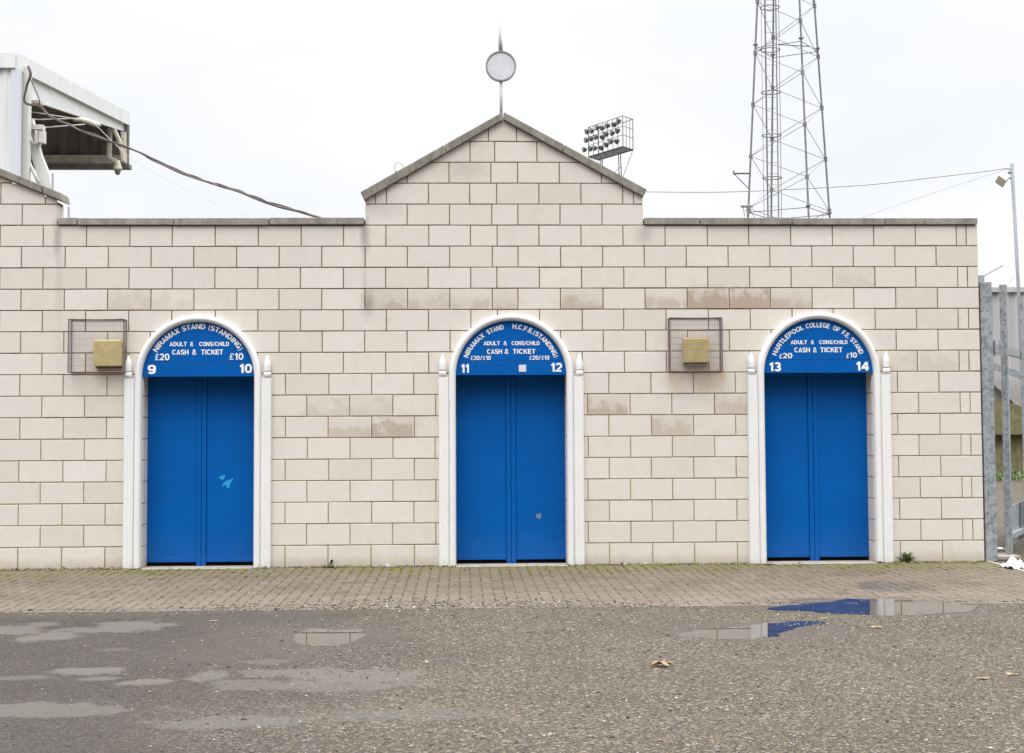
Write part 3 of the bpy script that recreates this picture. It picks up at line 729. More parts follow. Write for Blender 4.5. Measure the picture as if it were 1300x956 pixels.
for di, sg in enumerate(SIGNS):
    cx, zs = DOORS[di]; c0, c1 = sg['c']
    y = -.014
    root = empty('arched_sign', (cx, y, zs), sg['lab'], 'sign', 'arched signs over the doorways')
    zsp = (c1-sg['split'])/SC
    R = HW+.012
    # tympanum panel above the split
    a0 = math.asin(zsp/R); pts = [(R*math.cos(a0+(math.pi-2*a0)*i/40), R*math.sin(a0+(math.pi-2*a0)*i/40)) for i in range(41)]
    pts[0] = (pts[0][0], zsp+.002); pts[-1] = (pts[-1][0], zsp+.002)
    MB().prism(pts, 0, .011).build('arch_panel', M['sign'], root, bevel=.0015)
    MB().prism([(-R, 0), (R, 0), (R, 0)][:2]+[(math.sqrt(R*R-zsp*zsp), zsp-.002), (-math.sqrt(R*R-zsp*zsp), zsp-.002)], -.006, .011).build('number_board', M['sign'], root, bevel=.0015)
    def addt(nm_, v, f, yy_):
        b = MB(); b.add([(p[0], yy_-.00025*p[2], p[1]) for p in v], f); b.build(nm_, M['letters'], root)
    for (s, th0, th1, rr, cap) in sg['arcs']:
        v, f = arc(s, th0, th1, rr/SC, cap/SC); addt('arched_lettering', v, f, -.0022)
    for (s, x0, x1, y0, y1) in sg['t']:
        big = y0 > sg['split']
        v, f = fit(s, (x0-c0)/SC, (x1-c0)/SC, (c1-y1)/SC, (c1-y0)/SC, big)
        addt('number' if big else 'lettering', v, f, -.0085 if big else -.0022)
    if di == 1:
        MB().prism([((710-c0)/SC, (c1-560)/SC), ((773-c0)/SC, (c1-560)/SC), ((773-c0)/SC, (c1-500)/SC), ((710-c0)/SC, (c1-500)/SC)], -.010, -.0062).build('white_sticker', M['disc'], root)

# ------------------------------------------------------------------ caged lamps
def cage_lamp(bx, bz, lamp, label, depth, rusty):
    x0, x1 = W(bx[0], 440).x, W(bx[1], 440).x; z1, z0 = W(bx[0], bz[0]).z, W(bx[0], bz[1]).z
    root = empty('caged_wall_lamp', ((x0+x1)/2, 0, z0), label, 'wall lamp', 'caged lamps on the block wall')
    b = MB(); r = .0045
    yb, yf = -.004, -depth
    def ln(a, c, rr): b.tube([a, c], rr, 4, False)
    cor = [(x0, z0), (x1, z0), (x1, z1), (x0, z1)]
    for i in range(4):
        a, c = cor[i], cor[(i+1) % 4]
        bow = .004 if i == 2 else 0
        mid = ((a[0]+c[0])/2, (a[1]+c[1])/2-bow)
        b.tube([(a[0], yf, a[1]), (mid[0], yf, mid[1]), (c[0], yf, c[1])], r, 5)
        b.tube([(a[0], yb-.004, a[1]), (c[0], yb-.004, c[1])], r, 5)
        ln((a[0], yf, a[1]), (a[0], yb, a[1]), r)
    fo = under(root, b).build('cage_frame', M['rust'], root)
    b = MB()
    sp_ = .0165; n = int((x1-x0)/sp_); wr = .0016 if rusty else .0009
    hs = [z0+(z1-z0)*i/8+rnd.uniform(-.003, .003) for i in range(1, 8)]
    for i in range(1, n):
        x = x0+(x1-x0)*i/n
        b.tube([(x, yf, z0), (x+rnd.uniform(-.002, .002), yf-.001, (z0+z1)/2), (x, yf, z1)], wr, 3, False)
    for z in hs:
        b.tube([(x0, yb, z), (x0, yf, z), (x1, yf, z+rnd.uniform(-.004, .004)), (x1, yb, z)], .0024 if rusty else .0017, 3, False)
    nd = int(depth/.02)
    for i in range(1, nd):
        yy_ = -depth*i/nd
        for xx in (x0, x1): ln((xx, yy_, z0), (xx, yy_, z1), .0013)
        for zz in (z0, z1): ln((x0, yy_, zz), (x1, yy_, zz), .0013)
    under(root, b).build('wire_mesh', M['wire'], root)
    a = W(lamp[0], lamp[1], -.09); c = W(lamp[2], lamp[3], -.09)
    b = MB(); b.box((a.x+.012, -.03, c.z-.018), (c.x-.008, -.002, a.z-.01)); under(root, b).build('lamp_base', M['darkplastic'], root, bevel=.004)
    b = MB(); b.box((a.x, -.105, c.z), (c.x, -.031, a.z)); nr = 14
    lb = under(root, b).build('lamp_body', M['yellow'], root, bevel=.012)
    b = MB()
    for i in range(nr):
        xx = a.x+.02+(c.x-a.x-.04)*i/(nr-1); b.box((xx-.003, -.1085, c.z+.03), (xx+.003, -.1052, a.z-.02))
    under(root, b).build('lens_rib', M['yellow'], lb)
    return root
cage_lamp((91, 160.5), (406.5, 473), (119, 431.5, 154, 465), 'caged square lamp left of the left doorway, beige lens under pale mesh', .14, False)
cage_lamp((848.5, 914), (404.6, 472), (867, 429, 900.5, 460.5), 'caged square lamp between the central and right doorways, with rusty mesh and stain', .15, True)

# ------------------------------------------------------------------ gable finial with disc
px_ = W(636.2, 143, .10)
root = empty('gable_finial', (px_.x, .10, px_.z), 'pale spike with a round white disc on top of the central gable', 'finial')
zc = W(637, 84.5, .10).z-px_.z; zt = W(634, 28, .10).z-px_.z; R_ = .158
MB().tube([(0, 0, -.12), (.0, 0, zc-R_)], .0165, 8).build('pole', M['aerial'], root, smooth=True)
MB().tube([(0, 0, zc+R_), (-.006, 0, zc+R_+.12), (-.014, 0, zt)], [.024, .020, .006], 8).build('spike', M['aerial'], root, smooth=True)
b = MB(); b.tube([(0, -.022, zc), (0, .022, zc)], R_-.004, 48); b.build('disc', M['disc'], root)
b = MB(); ring = [(R_*math.cos(2*math.pi*i/48), 0, zc+R_*math.sin(2*math.pi*i/48)) for i in range(49)]
vs = []; pr = [(-.008, -.030), (.006, -.030), (.006, .030), (-.008, .030)]
for i in range(48):
    a = 2*math.pi*i/48
    for (o, yv) in pr: vs.append(((R_+o)*math.cos(a), yv, zc+(R_+o)*math.sin(a)))
b.add(vs, [(i*4+j, i*4+(j+1) % 4, ((i+1) % 48)*4+(j+1) % 4, ((i+1) % 48)*4+j) for i in range(48) for j in range(4)])
b.build('rim', M['rim'], root)

# small hoop behind the left slope of the gable
p = W(506, 212, .45)
root = empty('hoop_fitting', (p.x, .45, p.z-.35), 'small pale hoop fitting peeping over the left slope of the gable', 'fitting')
MB().tube([(-.03, 0, 0), (-.03, 0, .30)], .012, 6).build('stem', M['faded'], root)
b = MB(); rr = .048; b.tube([(rr*math.cos(a*math.pi/10), 0, .35+rr*math.sin(a*math.pi/10)) for a in range(21)], .0055, 6, False); b.build('hoop', M['cream'], root, smooth=True)

# ------------------------------------------------------------------ ground
def structure(name, mb, mats, **k): return tag(mb.build(name, mats, None, **k), kind='structure')
b = MB(); b.poly([(-600, -60, -.004), (700, -60, -.004), (700, 900, -.004), (-600, 900, -.004)]); structure('ground', b, M['tarmac'])
PY0 = -3.46; PX1 = 10.24
b = MB(); b.poly([(-6, PY0, -.006), (PX1, PY0, -.006), (PX1, .02, -.006), (-6, .02, -.006)]); structure('paving_bed', b, M['joint'])
# herringbone block paving
b = MB(); cs = .1; g = .0052
i0, i1 = int(-5/cs), int(PX1/cs)+1; jn = int(-PY0/cs)+1
def paver(x0, y0, x1, y1):
    x0, x1 = max(x0, -5), min(x1, PX1-.05); y1 = min(y1, .0); y0 = max(y0, PY0)
    if x1-x0 < .03 or y1-y0 < .03: return
    x0 += g+rnd.uniform(-.001, .001); x1 -= g+rnd.uniform(-.001, .001); y0 += g; y1 -= g
    z = rnd.uniform(-.0022, .0015); c_ = .005; a, e, f_, h = [rnd.uniform(-.0012, .0012) for _ in range(4)]
    vs = [(x0, y0, -.01), (x1, y0, -.01), (x1, y1, -.01), (x0, y1, -.01), (x0, y0, z-.004), (x1, y0, z-.004), (x1, y1, z-.004), (x0, y1, z-.004),
          (x0+c_, y0+c_, z+a), (x1-c_, y0+c_, z+e), (x1-c_, y1-c_, z+f_), (x0+c_, y1-c_, z+h)]
    b.add(vs, [(0, 1, 5, 4), (1, 2, 6, 5), (2, 3, 7, 6), (3, 0, 4, 7), (4, 5, 9, 8), (5, 6, 10, 9), (6, 7, 11, 10), (7, 4, 8, 11), (8, 9, 10, 11)])
for i in range(i0, i1):
    for j in range(-jn, 1):
        k = (i-j) % 4; x, y = i*cs, j*cs
        if k == 0: paver(x, y, x+2*cs, y+cs)
        elif k == 2: paver(x, y-cs, x+cs, y+cs)
structure('block_paving', b, M['paver'])
# thin concrete edging along the front and the right side
b = MB(); x = -5
while x < PX1:
    b.box((x+.003, PY0-.03, -.03), (min(x+.913, PX1), PY0-.004, .0005+rnd.uniform(-.002, .001))); x += .916
structure('edging_kerb', b, M['kerb'], bevel=.003)
b = MB(); y = .0
while y > PY0:
    b.box((PX1-.047, y-.912, -.03), (PX1, y-.003 if y > -.001 else y, .006)); y -= .916
structure('side_kerb', b, M['concrete'], bevel=.003)

# ------------------------------------------------------------------ puddles
def puddle(pts, label_, zn=-.0028, zf=-.0028, amp=.05):
    P = [G(*p) for p in pts]; n = len(P); out_ = []
    for i in range(n):   # Catmull-Rom + fractal wobble
        p0, p1, p2, p3 = P[i-1], P[i], P[(i+1) % n], P[(i+2) % n]
        for s in range(30):
            t_ = s/30
            q = .5*((2*p1)+(p2-p0)*t_+(2*p0-5*p1+4*p2-p3)*t_*t_+(3*p1-p0-3*p2+p3)*t_**3)
            w = noise.fractal(Vector((q.x*5, q.y*5, 3)), .8, 2.2, 6)*amp; w2 = noise.fractal(Vector((q.x*5, q.y*5, 9)), .8, 2.2, 6)*amp
            f2 = noise.fractal(Vector((q.x*28, q.y*28, 5)), .7, 2.1, 4)*.012
            y_ = q.y+w2*1.4+f2; out_.append((q.x+w+f2, y_, 0))
    ya, yb_ = min(q[1] for q in out_), max(q[1] for q in out_)
    out_ = [(q[0], q[1], zn+(zf-zn)*(q[1]-ya)/(yb_-ya)) for q in out_]
    b = MB(); b.poly(out_); o = b.build('puddle', M['water']); tag(o, kind='structure'); o['label'] = label_
puddle([(972, 773), (1003, 768), (1040, 765.5), (1062, 762.2), (1107, 760.5), (1150, 762), (1190, 764.5), (1232, 768.5), (1238, 773), (1215, 778), (1160, 780), (1107, 780), (1058, 778), (1015, 775)], 'long puddle across the paving edge reflecting the right doorway', -.0028, .0032)
puddle([(858, 805), (885, 798), (935, 795), (972, 791), (1005, 788), (1043, 787), (1040, 792), (1008, 797), (992, 803), (978, 809), (940, 811), (893, 811)], 'narrow puddle on the gravel in front of the long one')
puddle([(371, 812), (383, 801), (400, 797.5), (428, 799), (455, 798), (464, 803), (457, 812), (440, 817), (410, 819.5), (384, 818)], 'round puddle on the tarmac left of centre', amp=.035)

# ------------------------------------------------------------------ loose stones
def stones(name, XY, Z, SZ, mat, label=None, flat=.6):
    n = len(XY); base = np.array([[1, 0, 0], [-1, 0, 0], [0, 1, 0], [0, -1, 0], [0, 0, 1], [0, 0, -1]], float)
    fc = np.array([[0, 2, 4], [2, 1, 4], [1, 3, 4], [3, 0, 4], [2, 0, 5], [1, 2, 5], [3, 1, 5], [0, 3, 5]])
    V = base[None]*nrg.uniform(.65, 1.25, (n, 6, 1))+nrg.normal(0, .22, (n, 6, 3))
    V[:, :, 2] *= flat
    a = nrg.uniform(0, 6.28, n); c, s = np.cos(a), np.sin(a)
    x = V[:, :, 0]*1.25; y = V[:, :, 1]
    V = np.stack([x*c[:, None]-y*s[:, None], x*s[:, None]+y*c[:, None], V[:, :, 2]], -1)*SZ[:, None, None]
    V[:, :, 0] += XY[:, 0:1]; V[:, :, 1] += XY[:, 1:2]; V[:, :, 2] += (Z+SZ*flat*.35)[:, None]
    Fc = (fc[None]+(np.arange(n)*6)[:, None, None]).reshape(-1, 3)
    me = bpy.data.meshes.new(name); me.vertices.add(n*6); me.vertices.foreach_set('co', V.reshape(-1).astype(np.float32))
    me.loops.add(len(Fc)*3); me.loops.foreach_set('vertex_index', Fc.reshape(-1).astype(np.int32))
    me.polygons.add(len(Fc)); me.polygons.foreach_set('loop_start', np.arange(0, len(Fc)*3, 3, dtype=np.int32))
    me.materials.append(mat); me.update(calc_edges=True); me.validate()
    o = bpy.data.objects.new(name, me); COL.objects.link(o); o['kind'] = 'stuff'
    if label: o['label'] = label
    return o
def inpud(xy):
    bad = np.zeros(len(xy), bool)
    for (px, py, rx, ry) in [(1115, 770, 122, 9), (945, 800, 85, 10), (418, 808, 46, 10)]:
        p = G(px, py); p2 = G(px, py+ry); bad |= (((xy[:, 0]-p.x)/(rx/132))**2+((xy[:, 1]-p.y)/abs(p.y-p2.y))**2) < .62
    return bad
n = 70000
xy = np.stack([nrg.uniform(-1.2, 11.5, n), -3.5-nrg.uniform(0, 1, n)**1.15*5.8], -1)
den = np.clip((xy[:, 0]-2.2)/2.6, .05, 1)
den = np.maximum(den, np.clip(1-(-3.5-xy[:, 1])/.35, 0, 1)*.8)
cl = np.array([noise.noise(Vector((a*1.1, b_*1.5, 0))) for a, b_ in xy]); den *= np.clip(.75+cl*1.1, .1, 1)
xy = xy[(nrg.uniform(0, 1, n) < den)]; xy = xy[~inpud(xy)]
sz = np.clip(nrg.lognormal(math.log(.0046), .42, len(xy)), .0025, .016)
stones('gravel', xy, np.full(len(xy), -.0045), sz, M['stone'], 'loose gravel scattered over the tarmac')
# grit washed over the front of the paving and along the foot of the wall
n = 22000; xs = nrg.uniform(-1.2, 10.2, n); mid_ = np.clip(1.25-np.abs(xs-4.3)/1.9, 0, 1); ys = PY0-.03+np.abs(nrg.normal(0, 1, n))*(.10+.20*mid_); k_ = nrg.uniform(0, 1, n) < (.10+.9*mid_)*np.clip(.7+np.array([noise.noise(Vector((x*1.6, 8, 0))) for x in xs])*1.3, .1, 1)
A1 = np.stack([xs, ys], -1)[k_]
n = 9000; xs = nrg.uniform(-1.2, 10.1, n); ys = -np.abs(nrg.normal(0, .045, n))-.006
keep = np.array([nrg.uniform() < (.85 if (x < 1.5 or 2.1 < x < 2.6) else .35) and not any(o0 < x < o1 for o0, o1 in OPEN) for x in xs]); A2 = np.stack([xs, ys], -1)[keep]
n = 900; A3 = np.stack([nrg.uniform(-1.2, 10.2, n), nrg.uniform(PY0, 0, n)], -1)
XYg = np.concatenate([A1, A2, A3]); XYg = XYg[~inpud(XYg)]
stones('grit', XYg, np.zeros(len(XYg)), np.clip(nrg.lognormal(math.log(.0055), .5, len(XYg)), .0025, .019)*np.where(XYg[:, 1] > -.2, 1.7, 1), M['stone'], 'fine grit along the wall foot and over the paving edge')
# moss cushions along the wall foot
n = 16000; xs = nrg.uniform(-1.2, 10.17, n); ys = -np.abs(nrg.normal(0, 1, n))*(.035+.10*np.array([max(0, noise.noise(Vector((x*.9, 2, 1)))) for x in xs]))-.003
q_ = np.array([noise.noise(Vector((x*1.7, 4.2, 0)))+.7*noise.noise(Vector((x*6, 1, 0))) for x in xs])
keep = (q_ > -.12) & np.array([not any(o0-.05 < x < o1+.05 for o0, o1 in OPEN) for x in xs])
MXY = np.stack([xs, ys], -1)[keep]
n = 5200; ex = np.stack([np.round(nrg.uniform(-1, 10.1, n)*10)/10+nrg.normal(0, .004, n), -np.abs(nrg.normal(0, .45, n))], -1)
q2 = np.array([noise.noise(Vector((a*1.2, b_*2, 7))) for a, b_ in ex]); ex = ex[q2 > .0]
MXY = np.concatenate([MXY, ex])
stones('moss', MXY, np.full(len(MXY), -.002), np.clip(nrg.lognormal(math.log(.0095), .45, len(MXY)), .003, .024), M['moss'], 'green moss in the joints along the wall foot', flat=.4)

# ------------------------------------------------------------------ weeds and litter
def weed(px, py, h, n, label, spread=.8, wid=.012, name='weed'):
    p = G(px, py); r = random.Random(int(px)); b = MB()
    st = MB()
    for i in range(n):
        a = r.uniform(0, 6.28); el = r.uniform(.25, 1.35); L = h*r.uniform(.6, 1.1)
        base = Vector((0, 0, r.uniform(0, h*.35))); d = Vector((math.cos(a)*math.cos(el)*spread, math.sin(a)*math.cos(el)*spread, math.sin(el)))
        s_ = Vector((-math.sin(a), math.cos(a), 0))*wid*r.uniform(.6, 1.2)
        q = [base+d*L*t_+Vector((0, 0, -L*.35*t_*t_)) for t_ in (0, .35, .7, 1)]
        ws = (.25, 1, .8, .05)
        vs = []
        for c_, w_ in zip(q, ws): vs += [c_-s_*w_, c_+Vector((0, 0, -.002)), c_+s_*w_]
        b.add(vs, [(k*3+m, k*3+m+1, k*3+m+4, k*3+m+3) for k in range(3) for m in range(2)])
        st.tube([(0, 0, 0), base], .0015, 3, False)
    root = empty(name, (p.x, min(p.y, -.02), 0), label, 'plant')
    b.build('leaves', M['leaf'], root); st.build('stem', M['leaf'], root)
weed(1151, 714, .15, 60, 'leafy green weed at the wall foot right of the right doorway', 1.0, .011)
weed(420, 720.5, .11, 18, 'small pale weed at the wall foot between left and central doorways', 1.2, .014)
weed(1283, 690, .10, 30, 'small weed behind the galvanised gate post', .8, .01)
def crumple(name, p, sx, sy, sz, mat, label, cat, seed, n=9):
    b = MB(); g_ = []
    for i in range(n):
        for j in range(n):
            u, v = i/(n-1)*2-1, j/(n-1)*2-1; r_ = max(abs(u), abs(v)); e = 1-r_*r_
            nn = noise.noise(Vector((u*2.2+seed, v*2.2, seed))); n2 = noise.noise(Vector((u*4+seed, v*4, 3+seed)))
            g_.append((sx*u*(1+.35*nn), sy*v*(1+.35*n2), .003+sz*max(0, e*.7+nn*.7+n2*.3)))
    b.add(g_, [(i*n+j, (i+1)*n+j, (i+1)*n+j+1, i*n+j+1) for i in range(n-1) for j in range(n-1)])
    o = b.build(name, mat, None, loc=p); tag(o, label, cat)
    o.data.polygons.foreach_set('use_smooth', [True]*len(o.data.polygons)); md = o.modifiers.new('s', 'SOLIDIFY'); md.thickness = .0012; return o
crumple('plastic_bag', G(1288, 721), .105, .13, .09, M['plastic'], 'crumpled white plastic bag by the gate at the paving corner', 'litter', 2.3, 13)
crumple('paper_scrap', G(1270, 697), .04, .07, .02, M['plastic'], 'small white paper scrap between the gate posts', 'litter', 5.1)
# dry leaf
p = G(839, 845); b = MB(); r = random.Random(3); pts = []
for i in range(22):
    a = 2*math.pi*i/22; rr = .050*(1+.55*math.cos(5*a)*(.6+.4*r.random()))*(1-.2*math.sin(a)); pts.append((rr*math.cos(a)*1.1, rr*math.sin(a), .006+.030*abs(math.sin(2.5*a))*r.uniform(.5, 1)))
b.add([(0, 0, .012)]+pts, [(0, 1+i, 1+(i+1) % 22) for i in range(22)])
o = b.build('dry_leaf', M['dryleaf'], None, loc=p); tag(o, 'curled dry brown leaf lying on the gravel in the foreground', 'leaf'); md = o.modifiers.new('s', 'SOLIDIFY'); md.thickness = .0015
for (px, py, s_, col_) in ((271, 789, .035, 0), (1047, 786, .03, 1), (1112, 797, .04, 0), (1285, 857, .035, 1), (1247, 862, .04, 1)):
    pp = G(px, py); b = MB(); pts = []
    for i in range(10):
        a = 2*math.pi*i/10; pts.append((s_*math.cos(a)*rnd.uniform(.8, 1.2), s_*.45*math.sin(a)*rnd.uniform(.8, 1.2), .004+.008*rnd.random()))
    b.add([(0, 0, .009)]+pts, [(0, 1+i, 1+(i+1) % 10) for i in range(10)])
    o = b.build('leaf_scrap', M['dryleaf'], None, loc=pp)
    tag(o, {271: 'flat orange leaf scrap on the tarmac before the left doorway', 1047: 'small yellow leaf scrap at the edge of the long puddle', 1112: 'brown leaf scrap on the gravel below the long puddle', 1285: 'yellow leaf scrap nearest the lower right corner', 1247: 'pale leaf scrap left of the lower right corner'}[px], 'leaf', 'leaf scraps on the ground')
    md = o.modifiers.new('s', 'SOLIDIFY'); md.thickness = .001

# ------------------------------------------------------------------ gate and fence on the right
gp = empty('gate_post', (10.255, .045, 0), 'mottled galvanised gate post standing against the end of the block wall', 'post')
b = MB(); b.box((-.062, -.06, 0), (.062, .06, 2.985)); b.build('post', M['galv'], gp, bevel=.004)
b = MB(); b.box((-.058, .0, 2.986), (.005, .05, 3.06)); b.build('top_bracket', M['galv'], gp)
b = MB(); b.tube([(-.0, .03, 3.05), (.11, .06, 3.11), (.24, .09, 3.175)], .007, 5)
for i in range(7):
    x = .06+i*.025; z = 3.083+i*.0125; b.tube([(x-.008, .045+i*.006, z-.010), (x+.008, .045+i*.006, z+.012)], .003, 3)
b.build('barbed_arm', M['galv'], gp)
# gate leaf, swung inwards
A_, B_ = Vector((W(1276.5, 500, .33).x, .33, 0)), Vector((W(1294.5, 500, 1.3).x, 1.3, 0)); dr = (B_-A_).normalized(); ang = math.atan2(dr.y, dr.x)
gt = empty('steel_gate', A_, 'galvanised palisade gate leaf swung inwards beside the gate post', 'gate'); gt.rotation_euler.z = ang
def pale(x, w, z0, z1, nm='pale'):
    b = MB(); d = .022
    pr = [(-w/2, d), (-w/4, 0), (w/4, 0), (w/2, d), (w/2, d+.004), (w/4, .005), (-w/4, .005), (-w/2, d+.004)]
    n_ = len(pr); vs = [(x+a, c-.06, z0) for a, c in pr]+[(x+a, c-.06, z1) for a, c in pr]
    b.add(vs, [(i, (i+1) % n_, (i+1) % n_+n_, i+n_) for i in range(n_)]+[tuple(range(n_-1, -1, -1)), tuple(range(n_, 2*n_))])
    b.build(nm, M['galv'], gt)
b = MB(); b.box((-.052, -.035, .06), (.052, .035, 2.985)); b.build('stile', M['galv'], gt, bevel=.004)
b = MB(); b.box((.05, -.03, .20), (4.2, .02, .26)); b.build('rail', M['galv'], gt); b = MB(); b.box((.05, -.03, 2.22), (4.2, .02, 2.30)); b.build('rail', M['galv'], gt)
for i in range(10):
    x = (B_-A_).length+i*.30; pale(x, .20 if i == 0 else .14, .10, 2.9)
b = MB(); b.box((.06, .022, .12), (4.2, .03, .55)); b.build('kick_panel', M['galv'], gt)
b = MB(); b.tube([(.1, 0, 2.95), (.42, -.06, 3.12)], .007, 5); b.tube([(.06, 0, 2.98), (.15, 0, 2.93), (.45, 0, 2.93)], .006, 5); b.build('barbed_arm', M['galv'], gt)
hz_ = W(1263, 441).z-.08
b = MB(); b.box((-.035, -.01, 0), (.09, .0, .012)); b.box((-.035, -.01, .05), (.09, 0, .062)); b.box((-.035, -.01, .10), (.09, 0, .112)); b.box((-.01, -.012, .0), (.0, .03, .15)); b.box((.05, -.012, -.01), (.09, .0, .16)); b.v = [(x+.10, y+.015, z+hz_) for x, y, z in b.v]; hp_ = b.build('hinge_bracket', M['galv'], gp)
b = MB(); b.tube([(.0, -.02, -.01), (.0, -.02, .16)], .008, 8); b.tube([(-.03, -.015, .03), (.045, -.015, .03)], .008, 6); b.tube([(-.03, -.015, .082), (.045, -.015, .082)], .008, 6); b.v = [(x+.10, y+.015, z+hz_) for x, y, z in b.v]; b.build('hinge_bolt', M['faded'], hp_)
b = MB(); b.box((10.33, .10, 0), (10.62, .5, .045)); o = b.build('concrete_stop', M['concrete'], None, bevel=.01); tag(o, 'low grey concrete gate stop at the foot of the gate', 'gate stop')

# stand with stairs seen through the gate
Y2 = 22
sb = empty('pale_stand', W(1290, 610, Y2), 'distant pale corrugated stand with an outside stair seen through the gate', 'building')
sb.location.z = 0
def corr_wall(b, x0, x1, zf0, zf1, y, pitch=.25, dep=.04):
    n = int((x1-x0)/pitch*4)
    pts = []
    for i in range(n+1):
        x = x0+(x1-x0)*i/n; ph = i % 4; d = (0, 0, dep, dep)[ph]; pts.append((x, y-d))
    for (xa, ya), (xb, yb) in zip(pts[:-1], pts[1:]):
        b.poly([(xa, ya, zf0(xa)), (xb, yb, zf0(xb)), (xb, yb, zf1(xb)), (xa, ya, zf1(xa))])
pa, pb = W(1262, 489, Y2), W(1300, 524, Y2); zt = W(1280, 371, Y2).z
slope = (pb.z-pa.z)/(pb.x-pa.x)
sf = lambda x: max(.9, min(zt-.5, pa.z+(x-pa.x)*slope))
b = MB(); corr_wall(b, 17.5, 28, sf, lambda x: zt, Y2, .22); under(sb, b).build('corrugated_wall', M['palesheet'], sb)
b = MB(); b.box((17.4, Y2-.10, zt), (28.1, Y2+.2, zt+.12)); b.box((17.4, Y2+.2, 0), (28.1, Y2+6, zt)); under(sb, b).build('roof_trim', M['palesheet'], sb)
b = MB(); b.prism([(17.5, sf(17.5)-.0), (24, sf(24)), (24, sf(24)-.16), (17.5, sf(17.5)-.16)], Y2-.5, Y2-.42); under(sb, b).build('stair_stringer', M['galv'], sb)
b = MB(); b.box((17.4, Y2-.2, 0), (19.7, Y2+.15, 1.1)); b.box((17.4, Y2-.42, 1.1), (19.9, Y2+.15, 1.28)); b.prism([(17.5, 1.28), (19.9, 1.28), (19.9, 1.5), (17.5, 2.3)], Y2-.3, Y2+.1); b.box((19.9, Y2-.1, 0), (28, Y2+.15, 1.0))
under(sb, b).build('concrete_base', M['khaki'], sb)
b = MB(); r = random.Random(5)
for i in range(2600):
    x = r.uniform(17.2, 24); y = Y2-.3-r.uniform(0, 2.2); L = r.uniform(.05, .16); a = r.uniform(0, 6.28); el = r.uniform(.3, 1.4)
    d = Vector((math.cos(a)*math.cos(el), math.sin(a)*math.cos(el), math.sin(el)))*L; s_ = Vector((-math.sin(a), math.cos(a), 0))*.03
    q = Vector((x, y, r.uniform(-.01, .18*r.random()))); b.poly([q-s_*.3, q+s_*.3, q+d*.6+s_, q+d]);
o = b.build('ground_cover', M['leaf']); tag(o, 'low green weeds at the foot of the distant stand', kind='stuff')

# ------------------------------------------------------------------ camera pole and overhead lines
YP = 14.4; pt = W(1284.6, 208, YP)
pl = empty('camera_pole', (pt.x+.20, YP, 0), 'slim grey steel pole behind the gate carrying a small floodlight', 'pole')
MB().tube([(0, 0, 0), (-.20, 0, pt.z)], .037, 10).build('pole', M['faded'], pl, smooth=True)
def loc(px, py, Y, o): return W(px, py, Y)-o.location
b = MB(); b.tube([loc(1285, 227, YP, pl), loc(1279.5, 225, YP, pl)], .018, 6); b.build('bracket', M['faded'], pl)
b = MB(); b.tube([loc(1284, 215, YP, pl), loc(1277, 214, YP, pl)], .012, 6); b.build('cable_hook', M['faded'], pl)
b = MB(); b.tube([loc(1284, 219, YP, pl), loc(1280, 219, YP, pl)], .03, 6); b.build('junction_box', M['faded'], pl)
b = MB(); b.tube([loc(1280, 224.5, YP, pl), loc(1277.5, 226, YP, pl)], .05, 6); b.tube([loc(1277.5, 226, YP, pl), loc(1272.2, 229.2, YP-.1, pl)], [.075, .085], 4); b.tube([loc(1272.2, 229.2, YP-.1, pl), loc(1270.2, 230.4, YP-.13, pl)], [.125, .135], 4); b.build('floodlight', M['cream'], pl)
def cable(name, pts, r, mat, label, cat='cable', group=None):
    root = MB().tube(pts, r, 5).build(name, mat, None, smooth=True); return tag(root, label, cat, group)
def spl(pts, n=8):
    res = []
    P = [Vector(p) for p in pts]; P = [2*P[0]-P[1]]+P+[2*P[-1]-P[-2]]
    for i in range(1, len(P)-2):
        for s in range(n):
            t_ = s/n; p0, p1, p2, p3 = P[i-1], P[i], P[i+1], P[i+2]
            res.append(.5*((2*p1)+(p2-p0)*t_+(2*p0-5*p1+4*p2-p3)*t_*t_+(3*p1-p0-3*p2+p3)*t_**3))
    res.append(P[-2]); return res
cable('overhead_cable', spl([W(x, y, YP) for x, y in ((1277, 214), (1240, 219), (1180, 226), (1110, 234), (1050, 238), (960, 242.5), (900, 244), (820, 243.5), (740, 242), (660, 240))]), .009, M['palecable'], 'upper thin line running left from the camera pole past the floodlight mast')
cable('overhead_cable', spl([W(x, y, YP) for x, y in ((1277, 215), (1240, 227), (1200, 240), (1170, 250), (1100, 274), (1060, 290))]), .006, M['thincable'], 'lower thin line dropping from the camera pole behind the wall')

# ------------------------------------------------------------------ lattice floodlight mast (near)
ZM = 50.0; YM = ZM-CD
mb_ = W(1002, 275, YM)
mast = empty('lattice_mast', (mb_.x, YM, 0), 'tall tapering lattice floodlight mast with a caged ladder behind the wall', 'mast')
def mr(z): return 1.515+(8.45-z)*.0605
# corners: 0 -> (+53, -) right ; 1 -> (-24..., near) ; arrange near/far so the +26 leg is nearest
def cor(i, z):
    R_ = mr(z); th = rad(11.9-90*i)
    return Vector((R_*math.cos(th), R_*math.sin(th), z))
ZT = 19.5
def zat(py): return W(1002, py, YM).z
for i in range(4):
    b = MB(); b.tube([cor(i, 0), cor(i, ZT)], .034, 8)
    for zz in (zat(270), zat(60), zat(480)): b.tube([cor(i, zz), cor(i, zz+.05)], .085, 8)
    b.build('leg', M['mast'], mast, smooth=False)
